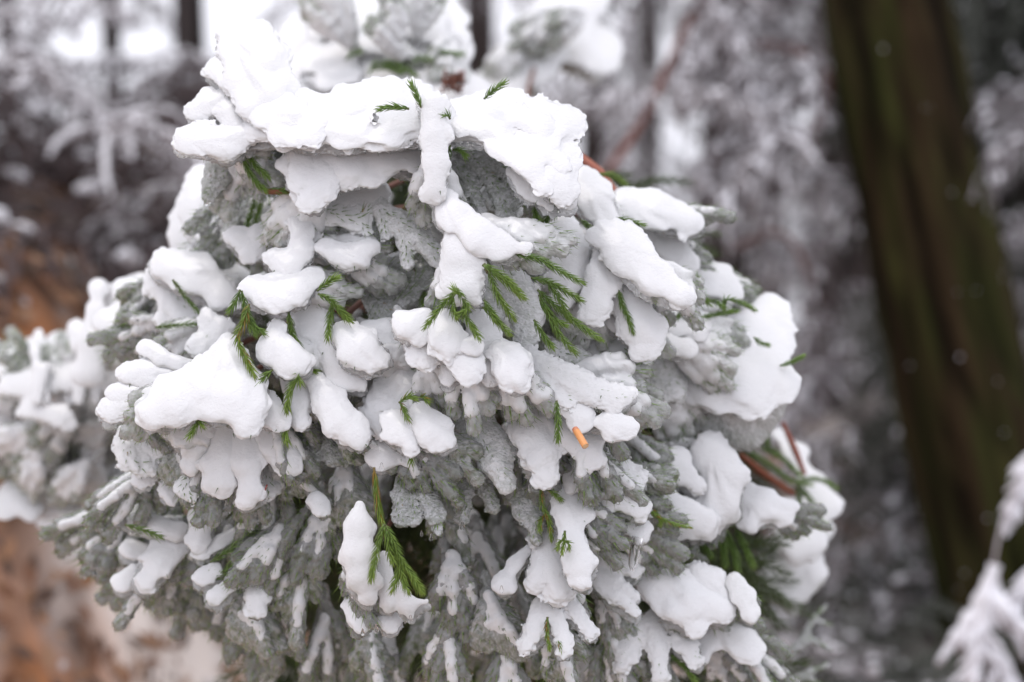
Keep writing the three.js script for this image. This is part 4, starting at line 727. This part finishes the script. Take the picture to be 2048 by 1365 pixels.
const snowy = [0, 1, 2].map((v) => snowyBough(v));
const frost = [0, 1, 2, 3].map((v) => frostBough(v, { cover: 0.75 })), frostHeavy = [0, 1, 2].map((v) => frostBough(v, { snow: 1, fat: 1.5, n: 16 })), frostGreen = [0, 1, 2].map((v) => frostBough(v, { snow: 0.3, green: 1, n: 18, lenS: 0.4 })), frostDim = [0, 1].map((v) => frostBough(v, { snow: 0.1, green: 1, n: 20, lenS: 0.42, cover: 0.16 }));
phys('bark', { color: 0xffffff, vertexColors: true, roughness: 0.95, specularIntensity: 0.15 });
function barkTrunk(parent, pts, r0, r1, cols, ridge = 0.06) {
  const curve = new THREE.CatmullRomCurve3(pts), N = 130, K = 64, pos = [], col = [], idx = [];
  for (let j = 0; j <= N; j++) {
    const u = j / N, q = curve.getPointAt(u), t = curve.getTangentAt(u), a = V().crossVectors(t, V(0, 0, 1)).normalize(), bb = V().crossVectors(t, a), flare = 1 + 0.3 * Math.exp(-u * 40);
    for (let s = 0; s < K; s++) {
      const w = s / K * Math.PI * 2, h = Math.abs(noise(Math.cos(w) * 5 + 9, u * 9, Math.sin(w) * 5)) + 0.4 * noise(Math.cos(w) * 12, u * 30, Math.sin(w) * 12), r = mix(r0, r1, u) * flare * (1 + ridge * h);
      pos.push(q.x + (a.x * Math.cos(w) + bb.x * Math.sin(w)) * r, q.y + (a.y * Math.cos(w) + bb.y * Math.sin(w)) * r, q.z + (a.z * Math.cos(w) + bb.z * Math.sin(w)) * r);
      const m = clamp(0.5 + 0.9 * fbm(Math.cos(w) * 4.2, u * 16, Math.sin(w) * 4.2 + 4, 3)), fis = 0.35 + 0.75 * sstep(0.05, 0.5, h) + 0.5 * sstep(0.1, 0.6, fbm(Math.cos(w) * 6, u * 40, Math.sin(w) * 6 + 8, 2)); col.push(...mixc(cols[0], cols[1], sstep(0.2, 0.8, m)).map((v) => v * fis));
      if (j) { const s2 = (s + 1) % K, A = (j - 1) * K; idx.push(A + s, A + K + s, A + s2, A + s2, A + K + s, A + K + s2); }
    }
  }
  const g = new THREE.BufferGeometry(); g.setAttribute('position', new THREE.Float32BufferAttribute(pos, 3)); g.setAttribute('color', new THREE.Float32BufferAttribute(col, 3)); g.setIndex(idx); g.computeVertexNormals();
  return part('trunk', g, M.bark, parent);
}
const greyBark = [[0.055, 0.045, 0.043], [0.09, 0.075, 0.072]], mossBark = [[0.027, 0.0175, 0.009], [0.026, 0.027, 0.008]];
const DUM = new THREE.Object3D(), NRM = V();
function crown(tree, geos, list) { // list of [pos, heading, pitch, scale, roll]; one mass of boughs per shape
  geos.forEach((g, v) => {
    const mine = list.filter((_, i) => i % geos.length === v); if (!mine.length) return;
    const im = new THREE.InstancedMesh(g, M.farTwig, mine.length); im.name = 'crown'; im.castShadow = im.receiveShadow = true; im.userData.kind = 'stuff';
    mine.forEach(([p, h, pi, sc, ro], i) => { DUM.position.copy(p); DUM.rotation.set(ro, h, pi, 'YZX'); DUM.scale.setScalar(sc); DUM.updateMatrix(); im.setMatrixAt(i, DUM.matrix); });
    tree.add(im);
  });
}
function conifer(label, x, z, h, { r = 0.14, lean = 0, n = 90, low = 0.12, reach = 1.6, geos = frost, cols = greyBark, group } = {}) {
  const t = thing('frosted_tree', label, 'tree', V(x, groundY(x, z) - 0.08, z), group);
  const at = (u) => V(lean * u * h, u * h, 0.1 * Math.sin(u * 3));
  barkTrunk(t, [0, 0.25, 0.5, 0.75, 1].map(at), r, r * 0.25, cols);
  const list = []; for (let i = 0; i < n; i++) { const u = mix(low, 1, Math.pow((i + rnd()) / n, 1.15)); list.push([at(u), rr(0, 6.283), rr(-0.35, 0.15), reach * mix(1.15, 0.3, u) * rr(0.75, 1.2), rr(-0.3, 0.3)]); }
  crown(t, geos, list); return t;
}
const brownTwigs = [0, 1, 2].map((v) => frostBough(v, { cover: 0.1, snow: 0.15, n: 15 }));
// the mossy leaning trunk on the right
{
  const f = P(2052, 1300, 4.25); f.y = groundY(f.x, f.z) - 0.05;
  const t = thing('mossy_tree', 'thick dark leaning trunk with green and brown moss', 'tree', f);
  const a = P(2048, 1290, 4.25), m = P(1908, 690, 4.4), c = P(1772, 0, 4.6), dir = c.clone().sub(m), top = c.clone().addScaledVector(dir, 3.2);
  barkTrunk(t, [f.clone(), a.lerp(m, 0.15), m, c, c.clone().addScaledVector(dir, 1.4), top].map((q) => q.clone().sub(f)), 0.2, 0.165, mossBark, 0.13);
  const bits = []; for (let i = 0; i < 14; i++) { const u = rr(-0.05, 1), q = P(mix(1775, 2000, u) + rr(-95, 105), mix(0, 1250, u), mix(4.42, 4.05, u) - 0.06).sub(f), g = new THREE.IcosahedronGeometry(rr(0.002, 0.0045), 1); g.scale(1, rr(0.6, 1.6), 0.7); g.translate(q.x, q.y, q.z); bits.push(g); }
  const sb = part('snow_fleck', mergeGeometries(bits), new THREE.MeshStandardMaterial({ color: new THREE.Color().setRGB(0.5, 0.48, 0.5), roughness: 0.7 }), t); sb.userData.kind = 'stuff';
  const list = []; for (let i = 0; i < 90; i++) { const u = rr(1.6, 3); list.push([c.clone().addScaledVector(dir, u).sub(f), rr(0, 6.283), rr(-0.3, 0.2), rr(0.9, 1.4), rr(-0.3, 0.3)]); }
  crown(t, frostDim, list);
  const px = (x, y, d, h, pi, sc, ro) => [P(x, y, d).sub(f), h, pi, sc, ro];
  { const l = []; for (let i = 0; i < 22; i++) { const y = [190, 240, 430, 600, 640][i % 5] + rr(-50, 50); l.push(px(2140 + rr(-30, 30), y, rr(4.3, 4.9), rr(2.7, 3.6), rr(-0.35, 0.25), rr(0.26, 0.42), rr(-0.4, 0.4))); } crown(t, frost, l); }
}
// a snowy branch low at the right edge, nearer the lens
{
  const q = P(2300, 700, 3.3); q.y = groundY(q.x, q.z) - 0.03;
  const t = thing('snowy_sapling', 'thin sapling reaching in at the lower right, its drooping twig forked and snowy', 'sapling', q);
  const s = new Soup(), pts = [q, P(2290, 900, 3.35), P(2180, 760, 3.3), P(2075, 900, 3.2), P(2020, 1010, 3.15), P(1990, 1110, 3.1), P(1978, 1200, 3.08), P(1960, 1290, 3.05)].map((p) => p.clone().sub(q)), cv = new THREE.CatmullRomCurve3(pts).getSpacedPoints(24);
  s.tube(cv, cv.map((_, i) => 0.012 * (1 - i / 30)), 6, (j, n) => mixc([0.13, 0.07, 0.06], [0.6, 0.57, 0.6], clamp(sstep(0, 0.7, n.y) * 0.9))); part('stem', s.geo(), M.farTwig, t);
  const px = (x, y, d, h, pi, sc, ro) => [P(x, y, d).sub(q), h, pi, sc, ro];
  const prong = (d, ps, r) => { // a twig with its load of snow and the small twigs that stick out of it
    const w = (a) => P(a[0], a[1], d + (a[2] ?? 0)).sub(q), c = new THREE.CatmullRomCurve3(ps.map(w)), pp = c.getSpacedPoints(12), k = PX * d, so = new Soup(), white = (j, n) => mixc([0.2, 0.15, 0.14], [0.82, 0.81, 0.85], sstep(-0.6, 0.2, n.y + rr(-0.25, 0.25)));
    so.tube(pp, pp.map((_, i) => r * k * (0.75 + 0.5 * Math.sin(Math.min(1, i / 11) * 2.6)) * rr(0.75, 1.25) * (i > 10 ? 0.55 : 1)), 8, white);
    for (let i = 1; i < 12; i++) for (let m = 0; m < 2; m++) { const o = pp[i], t = c.getTangentAt(i / 12), a = V(rr(-1, 1), rr(-0.7, 0.3), rr(-0.8, 0.8)).addScaledVector(t, 0.9).normalize(), L = rr(28, 70) * k, e = o.clone().addScaledVector(a, L); e.y -= L * 0.15; so.tube([o, o.clone().lerp(e, 0.5), o.clone().lerp(e, 0.8), e], [7, 8, 7, 3].map((x) => x * k * rr(0.6, 1.2)), 6, white); }
    part('snowy_twig', so.geo(), M.farTwig, t);
  };
  prong(3.08, [[1990, 1130], [1975, 1190], [1945, 1245], [1895, 1300]], 17); prong(3.06, [[1978, 1190], [2010, 1230], [2045, 1262], [2085, 1280]], 20); prong(3.05, [[1975, 1190], [1968, 1260], [1950, 1330], [1935, 1390]], 15); prong(3.06, [[1965, 1270], [2000, 1320], [2030, 1370]], 13);
  prong(3.18, [[2065, 930], [2040, 985], [2015, 1035]], 11); prong(3.2, [[2110, 860], [2080, 900], [2050, 940]], 9); prong(3.12, [[2080, 1120], [2050, 1170], [2010, 1200]], 9);
}
// frosted trees between the bush and the mossy trunk
{
  const f = P(1500, 700, 5.6); f.y = groundY(f.x, f.z) - 0.05;
  const t = thing('frosted_tree', 'slender tree with red-brown limbs and hanging frosted boughs left of the mossy trunk', 'tree', f);
  const px = (x, y, d, h, pi, sc, ro = 0) => [P(x, y, d).sub(f), h, pi, sc, ro];
  barkTrunk(t, [f.clone(), P(1470, 700, 5.7), P(1440, 300, 5.8), P(1430, -200, 5.9), P(1425, -1400, 6.2)].map((p) => p.clone().sub(f)), 0.075, 0.04, greyBark);
  const limb = (name, ps, r) => { const cv = new THREE.CatmullRomCurve3(ps.map((p) => p.sub(f))).getSpacedPoints(14); part(name, new Soup().tube(cv, cv.map((_, i) => r * (1 - i / 22)), 7, () => [0.17, 0.06, 0.042]).geo(), M.farTwig, t); };
  limb('limb', [P(1440, -60, 5.8), P(1370, 60, 4.9), P(1330, 150, 4.5), P(1280, 250, 4.2), P(1215, 345, 4.0)], 0.028);
  limb('limb', [P(1440, 100, 5.8), P(1560, 90, 5.2), P(1660, 160, 4.8), P(1600, 330, 4.6)], 0.02);
  limb('limb', [P(1460, 500, 5.7), P(1570, 470, 5.2), P(1640, 600, 4.9)], 0.016);
  crown(t, snowy, [px(1500, -60, 4.4, 2.9, -0.7, 0.5), px(1520, -20, 4.4, 3.3, -0.6, 0.45), px(1380, -60, 4.4, 0.2, -0.8, 0.45), px(1400, -10, 4.3, 0.1, -0.7, 0.36, 0.4), px(1440, -40, 4.4, 0.6, -1.0, 0.45),
    px(1665, 100, 4.6, 3.2, -0.35, 0.5), px(1660, 150, 4.5, 2.95, -0.5, 0.55, 0.3), px(1650, 190, 4.5, 3.1, -0.25, 0.5), px(1645, 240, 4.4, 3.4, -0.35, 0.5), px(1640, 270, 4.4, 2.9, -0.5, 0.45), px(1660, 130, 4.7, 2.8, -0.2, 0.3),
    px(1330, 190, 4.2, 3.1, 0.1, 0.3), px(1330, 180, 4.2, 0.1, 0.1, 0.3), px(1310, 180, 4.2, 3.3, 0, 0.3), px(1560, -40, 5.2, 2.7, -0.3, 0.5), px(1280, 30, 5.0, 3.2, -0.4, 0.5),
    px(1690, 640, 4.9, 3.0, -0.2, 0.5), px(1700, 720, 4.8, 3.3, -0.4, 0.4), px(1660, 800, 5.0, 3.1, -0.3, 0.5), px(1720, 860, 4.7, 2.9, -0.3, 0.45), px(1690, 930, 4.7, 3.2, -0.5, 0.4)]);
  crown(t, frost, [px(1640, 480, 4.8, 3.1, -1.2, 0.4), px(1650, 560, 4.7, 0.2, -1.2, 0.4), px(1680, 600, 4.8, 3.0, -0.9, 0.5), px(1700, 700, 4.7, 2.9, -0.8, 0.5), px(1620, 640, 4.9, 3.2, -0.5, 0.5), px(1620, 600, 5, 3.0, -0.2, 0.4),
    px(1350, 140, 4.6, 3.3, -0.6, 0.4), px(1290, 240, 4.3, 2.9, -0.6, 0.4), px(1260, 100, 5.2, 3.2, -0.5, 0.5), px(1360, 240, 4.6, 0.4, -0.6, 0.4), px(1740, 1000, 4.6, 2.9, -0.5, 0.5), px(1750, 1080, 4.5, 3.1, -0.4, 0.5), px(1730, 1040, 4.8, 2.9, -0.6, 0.5)]);
  { const more = []; for (let i = 0; i < 20; i++) { const x = rr(1240, 1640), y = rr(-60, 620); if (Math.abs(x - 1395) < 60 && y > 200) continue; more.push(px(x, y, rr(4.6, 6.2), rr(0, 6.283), rr(-0.4, 0.1), rr(0.28, 0.55), rr(-0.4, 0.4))); } crown(t, snowy, more); }
  const list = []; for (let i = 0; i < 60; i++) { const u = rnd(); list.push([P(1440 + rr(-20, 20), mix(-100, -1400, u), 5.9).sub(f), rr(0, 6.283), rr(-0.6, 0), rr(0.45, 0.8) * (1.1 - 0.5 * u), rr(-0.3, 0.3)]); }
  crown(t, frost, list);
}
const spots = [ // label, x, distance, radius, lean, height, boughs, lowest bough, shapes, reach
  ['slim grey trunk standing behind the bush at the upper left', 392, 9, 0.1, 0, 9, 40, 0.25, snowy, 0.9],
  ['tall frosted tree with brown twigs far left on the bank', 40, 9, 0.07, 0, 7, 34, 0.2, snowy, 0.9],
  ['far tree at the left with a frosted crown against the sky', 240, 11, 0.08, 0, 8, 30, 0.2, snowy, 0.9],
  ['frosted tree rising behind the top of the snowy bush', 760, 10, 0.15, 0, 9, 80, 0.12, frost, 0.9],
  ['straight grey trunk behind the right shoulder of the bush', 1436, 9.5, 0.17, 0.01, 10, 40, 0.55, frost, 0.8],
  ['slender frosted evergreen just left of the mossy trunk', 1660, 9, 0.1, 0, 9, 80, 0.03, frost, 0.55],
  ['dark evergreen close behind the mossy trunk', 1985, 6.6, 0.15, 0, 10, 150, 0.02, frostDim, 0.72],
  ['dark evergreen at the right edge behind the sapling', 2230, 6.0, 0.16, 0, 10, 150, 0.02, frostDim, 0.95],
  ['dark evergreen half hidden by the upper mossy trunk', 2090, 5.7, 0.12, 0, 9, 220, 0.02, frostDim, 0.75],
  ['distant frosted tree right of the bright gap', 1530, 14, 0.2, 0, 12, 70, 0.03, frost, 0.75],
  ['distant dark tree far beyond the mossy trunk', 1870, 12, 0.2, 0, 12, 120, 0.02, frostDim, 0.85],
  ['distant pale tree far beyond the top of the bush', 960, 16, 0.2, 0, 12, 60, 0.04, frost, 1.1],
  ['distant tree behind the bush, left of the red-brown limb', 1190, 13, 0.16, 0, 11, 80, 0.03, frostGreen, 0.85],
  ['distant grey-green tree between the red-brown limb and the bright gap', 1290, 17, 0.2, 0, 12, 70, 0.02, frostGreen, 0.9],
  ['far dim tree low behind the right flank of the bush', 1640, 19, 0.25, 0, 13, 90, 0.02, frostGreen, 1.1],
  ['far dim tree deep in the wood at the right edge', 2120, 15, 0.25, 0, 13, 120, 0.02, frostDim, 1.2],
  ['far dim tree deep in the wood left of the mossy trunk', 1730, 12, 0.2, 0, 13, 90, 0.02, frostGreen, 0.75],
];
for (const [label, x, d, r, lean, h, n, low, geos, reach] of spots) { const q = P(x, 500, d); conifer(label, q.x, q.z, h, { r, lean, n, low, geos, reach }); }
// shrubs on top of the bank
const shrubSpots = [['dim frosted undergrowth shrub at the foot of the mossy trunk', 1800, 1230, 4.9], ['frosted undergrowth shrub below the right flank of the bush', 1640, 1180, 4.6], ['frosted undergrowth shrub half hidden by the forked snowy twig', 1720, 1330, 4.0], ['low frosted shrub behind the foot of the mossy trunk', 1930, 1150, 6.2], ['frosted undergrowth shrub deep between bush and trunk', 1720, 900, 6.6], ['low dim shrub at the right edge', 2100, 1250, 4.8], ['frosted brown shrub on the bank at the left edge', 20, 330, 4.6], ['frosted brown shrub with fat snow cushions on the bank', 190, 330, 4.3], ['frosted brown shrub on the bank beside the bush', 330, 300, 4.8], ['tangled frosted shrub higher up the bank at the left', 90, 190, 5.6], ['pale frosted shrub in front of the slim grey trunk', 290, 150, 6.2]];
for (const [label, x, y, d] of shrubSpots) {
  const q = P(x, y, d); q.y = groundY(q.x, q.z) - 0.05; const t = thing('frosted_shrub', label, 'shrub', q);
  const base = P(x, y, d).sub(q), list = [];
  const under = x > 1500, n = under ? 26 : 20;
  for (let i = 0; i < n; i++) list.push([V(rr(-0.12, 0.12), rr(0, 0.3) * Math.max(0.3, under ? 0.3 : base.y), rr(-0.12, 0.12)), rr(0, 6.283), rr(0.1, 1.2), (under ? 0.55 : 1) * rr(0.45, 0.95), rr(-0.5, 0.5)]);
  crown(t, under ? frostDim.concat(frost[0]) : brownTwigs, list);
  if (under) continue;
  const l2 = []; for (let i = 0; i < 7; i++) l2.push([V(rr(-0.5, 0.5), rr(-0.05, 0.85), rr(-0.45, 0.45)), rr(0, 6.283), rr(-0.15, 0.35), rr(0.3, 0.75), rr(-0.3, 0.3)]);
  crown(t, snowy, l2);
}
// leaf litter and snow crumbs on the slope
{
  const shape = new THREE.IcosahedronGeometry(1, 0), N = 9000;
  const leaf = new THREE.BufferGeometry(); leaf.setAttribute('position', new THREE.Float32BufferAttribute([-1, 0, 0, 0, 0.12, 0.5, 1, 0.25, 0, 0, 0.1, -0.5, 0, 0.02, 0], 3)); leaf.setIndex([0, 1, 4, 1, 2, 4, 2, 3, 4, 3, 0, 4]); leaf.computeVertexNormals();
  const mk = (name, label, cat, geo, n, size, cols, flat) => {
    const im = new THREE.InstancedMesh(geo, new THREE.MeshStandardMaterial({ roughness: 0.8, side: THREE.DoubleSide }), n), c = new THREE.Color();
    for (let i = 0; i < n; i++) { const z = -rr(2.3, 7), x = rr(-2.6, 0.2) * (-z / 4), y = groundY(x, z); DUM.position.set(x, y + 0.008, z); NRM.set(groundY(x - 0.02, z) - groundY(x + 0.02, z), 0.04, groundY(x, z - 0.02) - groundY(x, z + 0.02)).normalize(); DUM.position.addScaledVector(NRM, 0.012); DUM.quaternion.setFromUnitVectors(V(0, 1, 0), NRM); DUM.rotateY(rr(0, 6.28)); DUM.rotateX(rr(-0.5, 0.5)); const s = rr(size[0], size[1]); DUM.scale.set(s, s * flat, s * rr(0.6, 1)); DUM.updateMatrix(); im.setMatrixAt(i, DUM.matrix); const k = cols[Math.floor(rnd() * cols.length)]; im.setColorAt(i, c.setRGB(k[0], k[1], k[2])); }
    im.name = name; im.userData.kind = 'stuff'; im.castShadow = im.receiveShadow = true; tag(im, label, cat); scene.add(im);
  };
  mk('leaf_litter', 'brown fallen leaves scattered over the earth bank', 'fallen leaves', leaf, N, [0.015, 0.045], [[0.16, 0.07, 0.035], [0.08, 0.045, 0.03], [0.24, 0.12, 0.06], [0.3, 0.17, 0.1]], 1);
  mk('snow_crumbs', 'crumbs and clods of fallen snow scattered over the earth bank', 'snow', shape, 900, [0.006, 0.022], [[0.6, 0.57, 0.57], [0.45, 0.4, 0.39]], 0.45);
}
renderer.render(scene, camera);
